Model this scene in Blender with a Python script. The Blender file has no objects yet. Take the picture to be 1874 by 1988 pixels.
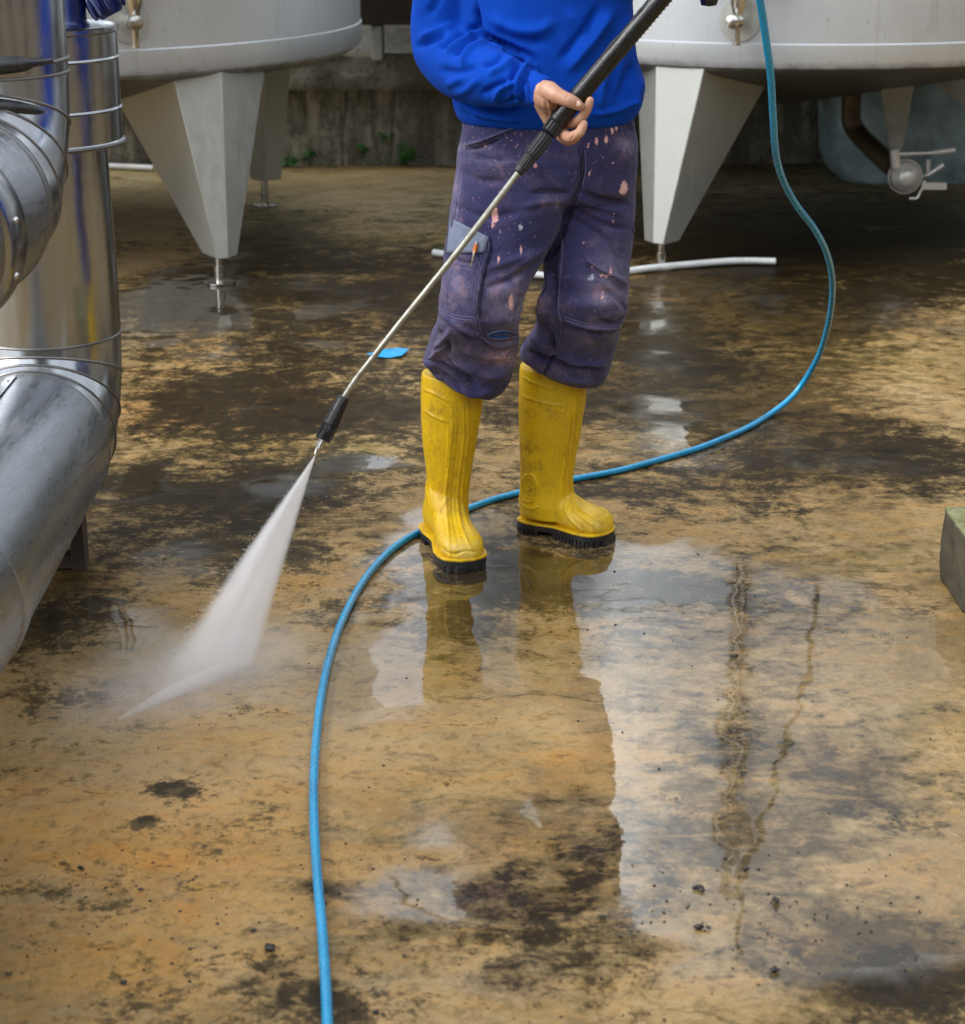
import bpy, math, random
import numpy as np
from mathutils import Vector, Matrix, noise as mn
from mathutils.bvhtree import BVHTree

random.seed(7); rng = np.random.default_rng(7)
scene = bpy.context.scene
COL = scene.collection
PI = math.pi
# ------------------------------------------------------------------ camera model (photo measured in a 1874 x 1988 frame)
F, CX, CY, PITCH, HC = 4000., 937., 994., math.radians(18.06), 1.53
CP, SP = math.cos(PITCH), math.sin(PITCH)
def proj(v):
    v = np.asarray(v, float)
    d = v[..., 1]*CP-(v[..., 2]-HC)*SP
    u = (v[..., 2]-HC)*CP+v[..., 1]*SP
    return np.stack([CX+F*v[..., 0]/d, CY-F*u/d], -1)
def W(px, py, Y):
    a = (px-CX)/F; b = (CY-py)/F
    t = Y/(CP+b*SP)
    return np.array([a*t, Y, HC+(-SP+b*CP)*t])
def G(px, py, z=0.):
    a = (px-CX)/F; b = (CY-py)/F
    t = (z-HC)/(-SP+b*CP)
    return np.array([a*t, (CP+b*SP)*t, z])
# ------------------------------------------------------------------ mesh helpers
class MB:
    def __init__(s): s.v = []; s.f = []
    def add(s, v, f):
        o = len(s.v); s.v += [tuple(map(float, p)) for p in v]; s.f += [tuple(i+o for i in q) for q in f]; return s
def loft(rings, cap=True, closed=True):
    n = len(rings[0]); v = [p for r in rings for p in r]; f = []
    m = n if closed else n-1
    for i in range(len(rings)-1):
        for j in range(m):
            a = i*n+j; b = i*n+(j+1) % n
            f.append((a, b, b+n, a+n))
    if cap:
        f.append(tuple(range(n-1, -1, -1))); k = (len(rings)-1)*n; f.append(tuple(range(k, k+n)))
    return v, f
def crom(P, k=8):
    P = np.asarray(P, float); Q = np.vstack([2*P[0]-P[1], P, 2*P[-1]-P[-2]]); out = []
    for i in range(1, len(Q)-2):
        p0, p1, p2, p3 = Q[i-1], Q[i], Q[i+1], Q[i+2]
        for t in np.linspace(0, 1, k, endpoint=False):
            out.append(.5*((2*p1)+(-p0+p2)*t+(2*p0-5*p1+4*p2-p3)*t*t+(-p0+3*p1-3*p2+p3)*t**3))
    out.append(P[-1]); return np.array(out)
def tube(path, rad, n=16, k=8, smooth=True, dome=False, cap=True):
    """path: list of points, rad: radius or list of radii"""
    P = np.asarray(path, float)
    R = np.full(len(P), rad) if np.isscalar(rad) else np.asarray(rad, float)
    if smooth:
        Q = crom(np.hstack([P, R[:, None]]), k); P, R = Q[:, :3], Q[:, 3]
    T = np.gradient(P, axis=0); T /= np.linalg.norm(T, axis=1)[:, None]+1e-12
    up = Vector((0, 0, 1)) if abs(T[0][2]) < .9 else Vector((1, 0, 0))
    N = np.array(Vector(T[0]).cross(up).normalized()); rings = []
    if dome:
        a = [.25, .6, .85]
        Pn, Rn, Tn = [], [], []
        for s in a[::1]: pass
        st = [(-math.cos(math.asin(s)), s) for s in (.3, .65, .88)]
        P = np.vstack([[P[0]+T[0]*R[0]*c for c, s in st], P, [P[-1]-T[-1]*R[-1]*c for c, s in st[::-1]]])
        R = np.concatenate([[R[0]*s for c, s in st], R, [R[-1]*s for c, s in st[::-1]]])
        T = np.vstack([[T[0]]*3, T, [T[-1]]*3])
    for i in range(len(P)):
        N = N-T[i]*np.dot(N, T[i]); N /= np.linalg.norm(N); B = np.cross(T[i], N)
        rings.append([P[i]+R[i]*(math.cos(t)*N+math.sin(t)*B) for t in np.linspace(0, 2*PI, n, endpoint=False)])
    return loft(rings, cap)
def lathe(prof, c=(0, 0, 0), n=48, axis='Z', M=None):
    """prof: list of (r, h) ; revolved about the axis through c"""
    v = []; f = []
    for r, h in prof:
        for t in np.linspace(0, 2*PI, n, endpoint=False):
            p = Vector((r*math.cos(t), r*math.sin(t), h))
            if axis == 'Y': p = Vector((p.x, p.z, -p.y))
            if axis == 'X': p = Vector((p.z, p.y, -p.x))
            if M is not None: p = M @ p
            v.append((p.x+c[0], p.y+c[1], p.z+c[2]))
    for i in range(len(prof)-1):
        for j in range(n):
            a = i*n+j; b = i*n+(j+1) % n
            f.append((a, b, b+n, a+n))
    return v, f
def box(c, s, rz=0):
    v = []; ca, sa = math.cos(rz), math.sin(rz)
    for z in (-.5, .5):
        for y in (-.5, .5):
            for x in (-.5, .5):
                X, Y = x*s[0], y*s[1]
                v.append((c[0]+X*ca-Y*sa, c[1]+X*sa+Y*ca, c[2]+z*s[2]))
    return v, [(0, 2, 3, 1), (4, 5, 7, 6), (0, 1, 5, 4), (2, 6, 7, 3), (0, 4, 6, 2), (1, 3, 7, 5)]
def prism(bot, top):
    n = len(bot)
    return list(bot)+list(top), [tuple(range(n-1, -1, -1)), tuple(range(n, 2*n))]+[(i, (i+1) % n, (i+1) % n+n, i+n) for i in range(n)]
def ellipsoid(c, r, n=14, M=None):
    v = []; f = []
    for i in range(n+1):
        th = PI*i/n
        for j in range(2*n):
            ph = PI*j/n
            p = Vector((r[0]*math.sin(th)*math.cos(ph), r[1]*math.sin(th)*math.sin(ph), r[2]*math.cos(th)))
            if M is not None: p = M @ p
            v.append((p.x+c[0], p.y+c[1], p.z+c[2]))
    for i in range(n):
        for j in range(2*n):
            a = i*2*n+j; b = i*2*n+(j+1) % (2*n); f.append((a, a+2*n, b+2*n, b))
    return v, f
def tag(o, label=None, cat=None, group=None, kind=None):
    if label: o['label'] = label
    if cat: o['category'] = cat
    if group: o['group'] = group
    if kind: o['kind'] = kind
    return o
def empty(name, loc=(0, 0, 0)):
    o = bpy.data.objects.new(name, None); COL.objects.link(o); o.location = loc; o.empty_display_size = .05; return o
def mk(name, vf, mat, parent=None, smooth=True, bevel=0, sharp=35, wn=False, recalc=True):
    """link one mesh object; world-space vertices; keeps them in place under a located parent"""
    v, f = (vf.v, vf.f) if isinstance(vf, MB) else vf
    v = [tuple(map(float, p)) for p in v]
    if parent is not None:
        L = parent_world(parent); v = [(p[0]-L[0], p[1]-L[1], p[2]-L[2]) for p in v]
    m = bpy.data.meshes.new(name); m.from_pydata(v, [], f)
    if recalc:
        import bmesh
        bm = bmesh.new(); bm.from_mesh(m); bmesh.ops.recalc_face_normals(bm, faces=bm.faces); bm.to_mesh(m); bm.free()
    m.materials.append(mat)
    o = bpy.data.objects.new(name, m); COL.objects.link(o)
    if parent is not None: o.parent = parent
    if smooth:
        m.polygons.foreach_set('use_smooth', [True]*len(m.polygons))
        if sharp and hasattr(m, 'set_sharp_from_angle'): m.set_sharp_from_angle(angle=math.radians(sharp))
    if bevel:
        b = o.modifiers.new('bevel', 'BEVEL'); b.width = bevel; b.segments = 2; b.limit_method = 'ANGLE'; b.angle_limit = math.radians(40)
    m.update(); return o
def parent_world(p):
    L = Vector((0, 0, 0))
    while p is not None: L += p.location; p = p.parent
    return L
def fuse(parts, voxel, it=4, fac=.5):
    """union of closed shapes by voxel remesh + smoothing -> verts (n,3), faces"""
    b = MB()
    for p in parts: b.add(*p)
    import bmesh
    m = bpy.data.meshes.new('tmp'); m.from_pydata(b.v, [], b.f)
    bm = bmesh.new(); bm.from_mesh(m); bmesh.ops.triangulate(bm, faces=[f for f in bm.faces if len(f.verts) > 4]); bmesh.ops.recalc_face_normals(bm, faces=bm.faces); bm.to_mesh(m); bm.free()
    o = bpy.data.objects.new('tmp', m); COL.objects.link(o)
    r = o.modifiers.new('r', 'REMESH'); r.mode = 'VOXEL'; r.voxel_size = voxel
    s = o.modifiers.new('s', 'SMOOTH'); s.factor = fac; s.iterations = it
    dg = bpy.context.evaluated_depsgraph_get(); e = o.evaluated_get(dg); em = e.to_mesh()
    v = np.empty(len(em.vertices)*3); em.vertices.foreach_get('co', v)
    nrm = np.empty(len(em.vertices)*3); em.vertices.foreach_get('normal', nrm)
    f = [tuple(p.vertices) for p in em.polygons]
    e.to_mesh_clear(); bpy.data.objects.remove(o); bpy.data.meshes.remove(m)
    return v.reshape(-1, 3), nrm.reshape(-1, 3), f
CAM = np.array([0, 0, HC])
def pdist(P, line):
    """distance of 2D points to a polyline and the position along it 0..1"""
    line = np.asarray(line, float); best = np.full(len(P), 1e9); tt = np.zeros(len(P)); L = np.linalg.norm(np.diff(line, axis=0), axis=1); S = np.concatenate([[0], np.cumsum(L)])
    for i in range(len(line)-1):
        a, d = line[i], line[i+1]-line[i]
        t = np.clip(((P-a) @ d)/(d @ d+1e-9), 0, 1)
        q = np.linalg.norm(P-(a+t[:, None]*d), axis=1)
        m = q < best; best[m] = q[m]; tt[m] = (S[i]+t[m]*L[i])/S[-1]
    return best, tt
def folds(v, nr, creases):
    """sculpt folds into a garment: each = (polyline on the photo grid, width px, depth m)   + raises, - presses in"""
    P = proj(v); view = v-CAM; view /= np.linalg.norm(view, axis=1)[:, None]
    fac = np.clip(-(nr*view).sum(1)*1.8, 0, 1); dis = np.zeros(len(v))
    for c in creases:
        line, w, dep = c[:3]
        line = np.asarray(line, float)
        lo = line.min(0)-3*w; hi = line.max(0)+3*w
        m = np.where((P > lo).all(1) & (P < hi).all(1))[0]
        if not len(m): continue
        d, t = pdist(P[m], crom(line, 5)[:, :2] if len(line) > 2 else line)
        taper = np.clip(np.minimum(t, 1-t)*5+.15, 0, 1) if len(c) < 4 else 1.
        dis[m] += dep*np.exp(-(d/w)**2)*taper
    return v+nr*(dis*fac)[:, None]
def nz(v, s, seed=0, oct_=3):
    return np.array([mn.fractal(Vector((p[0]*s[0]+seed, p[1]*s[1], p[2]*s[2])), 1., 2., oct_) for p in v])
def raster(o, pts, off=.0015):
    """drop photo-grid points onto a garment surface along the sight line"""
    m = o.data; L = parent_world(o.parent)+o.location
    bv = BVHTree.FromPolygons([tuple(Vector(x.co)+L) for x in m.vertices], [tuple(p.vertices) for p in m.polygons])
    out = []
    for p in pts:
        d = Vector(W(p[0], p[1], 4.)-CAM).normalized(); h = bv.ray_cast(Vector(CAM), d)
        if h[0] is not None: out.append(np.array(h[0]-d*off))
        elif out: out.append(out[-1])
    return out
# ------------------------------------------------------------------ materials
def mat(name):
    m = bpy.data.materials.new(name); m.use_nodes = True; nt = m.node_tree; nt.nodes.clear(); return m, nt
class NT:
    def __init__(s, nt): s.nt = nt
    def n(s, t, **k):
        x = s.nt.nodes.new(t)
        for a, b in k.items():
            if a in ('op',): x.operation = b
            elif a in ('blend',): x.blend_type = b
            else: setattr(x, a, b)
        return x
    def l(s, a, b): s.nt.links.new(a, b)
    def val(s, sock, x):
        if hasattr(x, 'is_output') or hasattr(x, 'links'): s.l(x, sock)
        else: sock.default_value = x
    def tc(s, scale=(1, 1, 1), src='Object', loc=(0, 0, 0), rot=(0, 0, 0)):
        t = s.n('ShaderNodeTexCoord'); m = s.n('ShaderNodeMapping'); s.l(t.outputs[src], m.inputs[0])
        m.inputs['Scale'].default_value = scale; m.inputs['Location'].default_value = loc; m.inputs['Rotation'].default_value = rot
        return m.outputs[0]
    def noise(s, vec, scale, det=5, rough=.6, dist=0, col=False):
        x = s.n('ShaderNodeTexNoise'); s.l(vec, x.inputs['Vector']); x.inputs['Scale'].default_value = scale
        x.inputs['Detail'].default_value = det; x.inputs['Roughness'].default_value = rough; x.inputs['Distortion'].default_value = dist
        return x.outputs['Color' if col else 'Fac']
    def vor(s, vec, scale, feat='F1', rnd=1, out='Distance'):
        x = s.n('ShaderNodeTexVoronoi'); x.feature = feat; s.l(vec, x.inputs['Vector']); x.inputs['Scale'].default_value = scale
        x.inputs['Randomness'].default_value = rnd; return x.outputs[out]
    def ramp(s, f, st, interp='LINEAR'):
        x = s.n('ShaderNodeValToRGB'); s.l(f, x.inputs[0]); r = x.color_ramp; r.interpolation = interp
        while len(r.elements) < len(st): r.elements.new(.5)
        for e, (p, c) in zip(r.elements, st):
            e.position = p; e.color = (c, c, c, 1) if np.isscalar(c) else (*c, 1)
        return x.outputs[0]
    def rng(s, f, a, b, c=0, d=1, smooth=False):
        x = s.n('ShaderNodeMapRange'); s.l(f, x.inputs[0]); x.clamp = True
        if smooth: x.interpolation_type = 'SMOOTHSTEP'
        for i, q in zip((1, 2, 3, 4), (a, b, c, d)): x.inputs[i].default_value = q
        return x.outputs[0]
    def mth(s, op, a, b=0., c=None, clamp=False):
        x = s.n('ShaderNodeMath', op=op); x.use_clamp = clamp; s.val(x.inputs[0], a); s.val(x.inputs[1], b)
        if c is not None: s.val(x.inputs[2], c)
        return x.outputs[0]
    def mix(s, f, a, b, blend='MIX'):
        x = s.n('ShaderNodeMix'); x.data_type = 'RGBA'; x.blend_type = blend; s.val(x.inputs[0], f)
        for i, q in ((6, a), (7, b)):
            if isinstance(q, tuple): x.inputs[i].default_value = (*q, 1)
            else: s.l(q, x.inputs[i])
        return x.outputs[2]
    def bump(s, h, st=.3, dist=.01, nrm=None):
        x = s.n('ShaderNodeBump'); s.l(h, x.inputs['Height']); s.val(x.inputs['Strength'], st); x.inputs['Distance'].default_value = dist
        if nrm is not None: s.l(nrm, x.inputs['Normal'])
        return x.outputs[0]
    def pbr(s, **k):
        p = s.n('ShaderNodeBsdfPrincipled'); o = s.n('ShaderNodeOutputMaterial'); s.l(p.outputs[0], o.inputs[0])
        for a, b in k.items():
            a = a.replace('_', ' ')
            if isinstance(b, tuple): p.inputs[a].default_value = (*b, 1) if len(b) == 3 else b
            else: s.val(p.inputs[a], b)
        return p
    def attr(s, name):
        x = s.n('ShaderNodeAttribute'); x.attribute_name = name; y = s.n('ShaderNodeSeparateColor'); s.l(x.outputs['Color'], y.inputs[0]); return y.outputs
def plain(name, col, rough=.5, metal=0., var=.15, sc=12, bmp=.1, bs=60, **k):
    m, nt = mat(name); N = NT(nt); v = N.tc()
    f = N.noise(v, sc, 6, .65)
    c = N.mix(N.rng(f, .35, .7), tuple(x*(1-var) for x in col), tuple(min(1, x*(1+var)) for x in col))
    p = N.pbr(Base_Color=c, Roughness=N.rng(f, .3, .7, rough*.8, min(1, rough*1.25)), Metallic=metal, **{a.replace(' ', '_'): b for a, b in k.items()})
    if bmp: N.l(N.bump(N.noise(v, bs, 4, .6), bmp, .003), p.inputs['Normal'])
    return m
def steel(name, col=(.6, .6, .58), rough=.3, metal=1., streak=(3, 3, .5), dirt=.35, dcol=(.16, .14, .1), bmp=.05, bscale=3., spots=.4, dark=.25, aniso=0.):
    m, nt = mat(name); N = NT(nt); v = N.tc(streak); v0 = N.tc()
    big = N.noise(v, 1.2, 6, .6, .3); fine = N.noise(v, 22, 4, .7); sp = N.noise(v0, 45, 5, .75)
    c = N.mix(N.rng(big, .3, .7), tuple(x*(1-dark) for x in col), col)
    c = N.mix(N.mth('MULTIPLY', N.rng(fine, .45, .75), .25), c, tuple(x*1.25 for x in col))
    c = N.mix(N.mth('MULTIPLY', N.rng(sp, .60, .72), spots), c, dcol)
    d = N.noise(v, 2.3, 8, .7, .5)
    dm = N.mth('MULTIPLY', N.rng(d, .54, .70), dirt)
    c = N.mix(dm, c, dcol)
    r = N.mth('ADD', N.rng(fine, .3, .75, rough*.75, rough*1.35), N.mth('MULTIPLY', dm, .4), clamp=True)
    mt = N.mth('MULTIPLY', N.mth('SUBTRACT', 1., dm), metal)
    p = N.pbr(Base_Color=c, Roughness=r, Metallic=mt)
    if aniso: p.inputs['Anisotropic'].default_value = aniso
    h = N.mth('ADD', N.noise(v0, bscale, 3, .5), N.mth('MULTIPLY', N.noise(N.tc(streak), 60, 2, .5), .02))
    N.l(N.bump(h, bmp, .05), p.inputs['Normal'])
    return m
M = {}
M['duct'] = steel('polished_duct_steel', (.40, .425, .45), .20, .97, (2.5, 2.5, .6), .18, (.13, .12, .10), .09, 4., .25, .25)
M['duct_rough'] = steel('scratched_duct_steel', (.39, .42, .46), .30, .95, (7, .8, 7), .45, (.14, .12, .10), .05, 3., .4, .3)
M['bead'] = steel('duct_bead_steel', (.22, .215, .21), .38, .8, (4, 4, 4), .4, (.1, .09, .07), .04, 8.)
M['leg'] = steel('tank_leg_steel', (.50, .52, .49), .45, .60, (2, 2, .8), .3, (.3, .29, .2), .03, 3., .25, .12)
M['fit'] = steel('fitting_steel', (.62, .61, .57), .22, 1., (8, 8, 8), .3, (.15, .13, .09), .03, 10.)
M['lance'] = steel('worn_lance_steel', (.40, .39, .33), .36, .85, (30, 30, 30), .55, (.20, .17, .11), .05, 40., .6, .4)

def tank_mat():
    m, nt = mat('tank_steel'); N = NT(nt); v = N.tc((3, 3, .35)); v0 = N.tc()
    big = N.noise(v0, 1.4, 5, .6, .2); st = N.noise(v, 7, 6, .7); sp = N.noise(v0, 30, 6, .8); gr = N.noise(N.tc((60, 60, 1)), 4, 3, .6)
    c = N.mix(N.rng(big, .3, .7), (.50, .54, .58), (.62, .66, .69))
    c = N.mix(N.mth('MULTIPLY', N.rng(gr, .35, .7), .3), c, (.67, .70, .72))
    c = N.mix(N.mth('MULTIPLY', N.rng(st, .56, .74), .55), c, (.40, .39, .33))
    c = N.mix(N.mth('MULTIPLY', N.rng(sp, .60, .72), .55), c, (.2, .18, .13))
    g = N.n('ShaderNodeNewGeometry'); z = N.n('ShaderNodeSeparateXYZ'); N.l(g.outputs['Position'], z.inputs[0])
    low = N.mth('ADD', z.outputs[2], N.mth('MULTIPLY', N.noise(v0, 9, 5, .7), .07))
    low_dark = N.rng(low, .775, .812, 1., 0.)  # shell turns darker towards its lower rim and underside
    c = N.mix(N.mth('MULTIPLY', low_dark, .85), c, (.06, .052, .035))
    p = N.pbr(Base_Color=c, Roughness=N.rng(st, .3, .8, .38, .52), Metallic=N.mth('SUBTRACT', .62, N.mth('MULTIPLY', low_dark, .5)))
    N.l(N.bump(N.mth('ADD', N.noise(v0, 2.5, 2, .5), N.mth('MULTIPLY', gr, .01)), .05, .05), p.inputs['Normal'])
    return m
M['tank'] = tank_mat()
M['black'] = plain('black_plastic', (.006, .007, .009), .28, 0, .3, 40, .25, 90)
M['blackrib'] = plain('dull_black_rubber', (.014, .015, .018), .45, 0, .4, 50, .3, 120)
M['sole'] = plain('black_rubber_sole', (.018, .018, .02), .45, 0, .3, 40, .3, 80)
M['tape'] = plain('blackened_tape', (.022, .024, .027), .3, 0, .7, 30, .6, 60)
M['bluepump'] = plain('deep_blue_enamel', (.003, .011, .085), .3, 0, .3, 20, .2, 30)
M['brownsteel'] = plain('rusty_brown_steel', (.045, .03, .02), .7, 0, .5, 9, .3, 30)
M['nail'] = plain('fingernail', (.75, .52, .44), .3, 0, .05, 30, 0)
M['orange'] = plain('orange_plastic', (.65, .16, .02), .3, 0, .1, 30, 0)
M['blueplast'] = plain('bright_blue_plastic', (.01, .30, .62), .4, 0, .25, 30, .2, 40)
M['hair'] = plain('dark_hair', (.03, .02, .015), .6, 0, .4, 60, .5, 200)
M['tub'] = plain('weathered_teal_fibreglass', (.38, .54, .60), .5, 0, .45, 5, .2, 20)
M['leaf'] = plain('weed_leaf', (.055, .17, .035), .5, 0, .4, 30, 0)
M['whitehose'] = plain('ribbed_white_hose', (.62, .64, .64), .4, 0, .15, 8, .1, 40)
M['crumb'] = plain('wet_dark_debris', (.018, .013, .012), .22, 0, .6, 60, .4, 200)
M['lining'] = plain('grey_blue_pocket_cloth', (.19, .23, .32), .85, 0, .15, 40, .4, 500)
M['seam'] = plain('pale_seam_thread', (.15, .14, .25), .9, 0, .3, 100, 0)
M['tear'] = plain('blue_cloth_under_tear', (.005, .075, .34), .9, 0, .3, 60, .3, 300)

def hose_mat():
    m, nt = mat('blue_hose_rubber'); N = NT(nt); v0 = N.tc()
    f = N.noise(v0, 9, 6, .7); s = N.noise(v0, 60, 4, .7)
    c = N.mix(N.rng(f, .35, .65), (.003, .23, .46), (.006, .32, .60))
    c = N.mix(N.mth('MULTIPLY', N.rng(s, .58, .7), .5), c, (.01, .12, .2))
    p = N.pbr(Base_Color=c, Roughness=N.rng(s, .3, .7, .18, .4), Coat_Weight=.4, Coat_Roughness=.1)
    N.l(N.bump(s, .15, .002), p.inputs['Normal']); return m
M['hose'] = hose_mat()
def skin_mat():
    m, nt = mat('skin'); N = NT(nt); v = N.tc()
    f = N.noise(v, 40, 5, .6); g = N.noise(v, 14, 3, .5)
    c = N.mix(N.rng(f, .3, .7), (.44, .235, .15), (.53, .31, .21)); c = N.mix(N.mth('MULTIPLY', N.rng(g, .5, .7), .45), c, (.40, .15, .085))
    p = N.pbr(Base_Color=c, Roughness=.42, Subsurface_Weight=.12, Subsurface_Scale=.01)
    p.inputs['Subsurface Radius'].default_value = (1, .35, .2)
    N.l(N.bump(N.noise(v, 300, 4, .6), .25, .0008), p.inputs['Normal']); return m
M['skin'] = skin_mat()
def sweat_mat():
    m, nt = mat('blue_sweatshirt_fleece'); N = NT(nt); v = N.tc()
    f = N.noise(v, 8, 4, .6); s = N.noise(v, 420, 3, .6); w = N.noise(v, 60, 4, .6)
    c = N.mix(N.rng(f, .3, .7), (.002, .040, .33), (.003, .058, .44)); c = N.mix(N.mth('MULTIPLY', N.rng(s, .4, .7), .25), c, (.006, .09, .55))
    p = N.pbr(Base_Color=c, Roughness=.9, Sheen_Weight=.04, Sheen_Roughness=.5, Specular_IOR_Level=.1)
    p.inputs['Sheen Tint'].default_value = (.2, .4, 1, 1)
    N.l(N.bump(N.mth('ADD', s, N.mth('MULTIPLY', w, 1.5)), .3, .0015), p.inputs['Normal']); return m
M['sweat'] = sweat_mat()
def pants_mat():
    m, nt = mat('stained_work_trouser_cloth'); N = NT(nt); v = N.tc(); A = N.attr('wear')
    f = N.noise(v, 7, 6, .65, .4); g = N.noise(v, 30, 6, .7); s = N.noise(v, 500, 2, .5); t = N.noise(N.tc((1, 1, .35)), 90, 3, .6)
    c = N.mix(N.rng(f, .3, .72), (.021, .023, .080), (.047, .046, .135))
    c = N.mix(N.mth('MULTIPLY', N.rng(t, .4, .75), .5), c, (.045, .04, .10))
    fade = N.mth('MULTIPLY', A[0], N.rng(g, .30, .58), clamp=True)
    c = N.mix(fade, c, (.25, .22, .33))
    bl = N.noise(v, 26, 4, .65, .3); c = N.mix(N.mth('MULTIPLY', N.mth('MULTIPLY', N.rng(bl, .54, .62), N.mth('ADD', N.mth('MULTIPLY', A[0], 1.1), .14)), .65, clamp=True), c, (.30, .19, .25))
    # fine flecks of old paint
    d = N.vor(v, 85); thr = N.mth('MULTIPLY', N.noise(v, 10, 3, .6), .40); fl = N.mth('LESS_THAN', d, N.mth('SUBTRACT', thr, .100))
    c = N.mix(N.mth('MULTIPLY', fl, .6), c, (.40, .22, .26))
    d2 = N.vor(N.tc(loc=(3, 1, 2)), 48); fl2 = N.mth('LESS_THAN', d2, N.mth('SUBTRACT', N.mth('MULTIPLY', N.noise(v, 6, 2, .6), .34), .105))
    c = N.mix(N.mth('MULTIPLY', fl2, .5), c, (.30, .28, .36))
    edge = N.mth('SUBTRACT', N.noise(v, 190, 5, .8), .5)
    pk = N.rng(N.mth('ADD', A[1], N.mth('MULTIPLY', edge, 2.2)), .45, .6)
    c = N.mix(pk, c, N.mix(N.rng(g, .4, .6), (.62, .27, .27), (.72, .47, .46)))
    wt = N.rng(N.mth('ADD', A[2], N.mth('MULTIPLY', edge, 2.0)), .45, .6)
    c = N.mix(wt, c, (.34, .40, .50))
    p = N.pbr(Base_Color=c, Roughness=.88, Sheen_Weight=.1, Specular_IOR_Level=.25)
    h = N.mth('ADD', N.mth('MULTIPLY', s, .4), N.mth('MULTIPLY', N.noise(v, 45, 5, .6, .6), 1.6))
    N.l(N.bump(h, .45, .003), p.inputs['Normal']); return m
M['pants'] = pants_mat()
def boot_mat():
    m, nt = mat('yellow_rubber'); N = NT(nt); v = N.tc(); A = N.attr('wear')
    f = N.noise(v, 9, 5, .6); s = N.noise(v, 70, 6, .75); g = N.noise(N.tc((1, 1, .5)), 26, 7, .75, .6)
    c = N.mix(N.rng(f, .3, .7), (.66, .41, .003), (.74, .48, .005))
    c = N.mix(N.mth('MULTIPLY', N.rng(g, .46, .66), .6), c, (.40, .225, .012))
    c = N.mix(N.mth('MULTIPLY', N.rng(s, .56, .68), .55), c, (.20, .11, .01))
    c = N.mix(N.mth('MULTIPLY', A[0], N.rng(s, .40, .62), clamp=True), c, (.13, .08, .015))
    c = N.mix(N.mth('MULTIPLY', A[1], N.rng(s, .35, .6), clamp=True), c, (.85, .66, .22))
    p = N.pbr(Base_Color=c, Roughness=N.rng(g, .3, .7, .34, .55), Specular_IOR_Level=.45)
    N.l(N.bump(N.mth('ADD', s, N.noise(v, 200, 3, .6)), .12, .002), p.inputs['Normal']); return m
M['boot'] = boot_mat()

def wall_mat():
    m, nt = mat('stained_old_concrete'); N = NT(nt); v = N.tc((1, 1, .12)); v0 = N.tc()
    a = N.noise(v, 5, 6, .6, .3); b = N.noise(v0, 8, 8, .7, .3); f = N.noise(v0, 60, 5, .7)
    c = N.ramp(a, [(.32, (.035, .032, .027)), (.43, (.17, .16, .13)), (.52, (.46, .43, .34)), (.57, (.10, .092, .075)), (.68, (.55, .51, .40))])
    c = N.mix(N.mth('MULTIPLY', N.rng(b, .40, .56), .8), c, N.mix(N.rng(f, .4, .6), (.07, .062, .045), (.22, .20, .155)))
    c = N.mix(N.mth('MULTIPLY', N.rng(N.noise(N.tc((1, 1, .25), loc=(3, 0, 0)), 9, 5, .6), .66, .72), .8), c, (.7, .68, .62))
    c = N.mix(N.mth('MULTIPLY', N.rng(f, .55, .7), .4), c, (.06, .055, .045))
    p = N.pbr(Base_Color=c, Roughness=.85); N.l(N.bump(N.mth('ADD', b, N.mth('MULTIPLY', f, .5)), .6, .02), p.inputs['Normal']); return m
M['wall'] = wall_mat()
def mossy(name, base, dark, green, gz=.5):
    m, nt = mat(name); N = NT(nt); v = N.tc(); a = N.noise(v, 6, 8, .7, .4); b = N.noise(v, 40, 6, .75); g = N.noise(v, 3.5, 6, .7)
    c = N.mix(N.rng(a, .35, .65), base, dark); c = N.mix(N.rng(g, gz, gz+.12), c, green); c = N.mix(N.mth('MULTIPLY', N.rng(b, .5, .68), .6), c, tuple(x*.35 for x in dark))
    p = N.pbr(Base_Color=c, Roughness=.85); N.l(N.bump(N.mth('ADD', a, b), .7, .012), p.inputs['Normal']); return m
M['ledge'] = mossy('mossy_rough_ledge', (.24, .22, .17), (.07, .065, .045), (.10, .11, .04), .54)
M['upper'] = mossy('grey_render', (.5, .49, .46), (.38, .37, .33), (.28, .27, .2), .58)
M['block_old'] = mossy('mossy_block', (.19, .175, .12), (.06, .05, .03), (.12, .13, .035), .54)

def block_mat():
    m, nt = mat('moss_topped_block'); N = NT(nt); v = N.tc(); a = N.noise(v, 9, 8, .7, .4); b = N.noise(v, 60, 6, .75)
    g = N.n('ShaderNodeNewGeometry'); z = N.n('ShaderNodeSeparateXYZ'); N.l(g.outputs['Normal'], z.inputs[0])
    sd_ = N.mix(N.rng(a, .35, .65), (.095, .08, .05), (.04, .033, .02)); tp = N.mix(N.rng(a, .38, .6), (.24, .25, .10), (.15, .15, .05))
    tp = N.mix(N.mth('MULTIPLY', N.rng(b, .5, .62), .6), tp, (.34, .33, .24))
    c = N.mix(N.rng(N.mth('ADD', z.outputs[2], N.mth('MULTIPLY', N.mth('SUBTRACT', a, .5), .6)), .35, .75), sd_, tp)
    p = N.pbr(Base_Color=c, Roughness=.8); N.l(N.bump(N.mth('ADD', a, b), .7, .012), p.inputs['Normal']); return m
M['block'] = block_mat()
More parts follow.
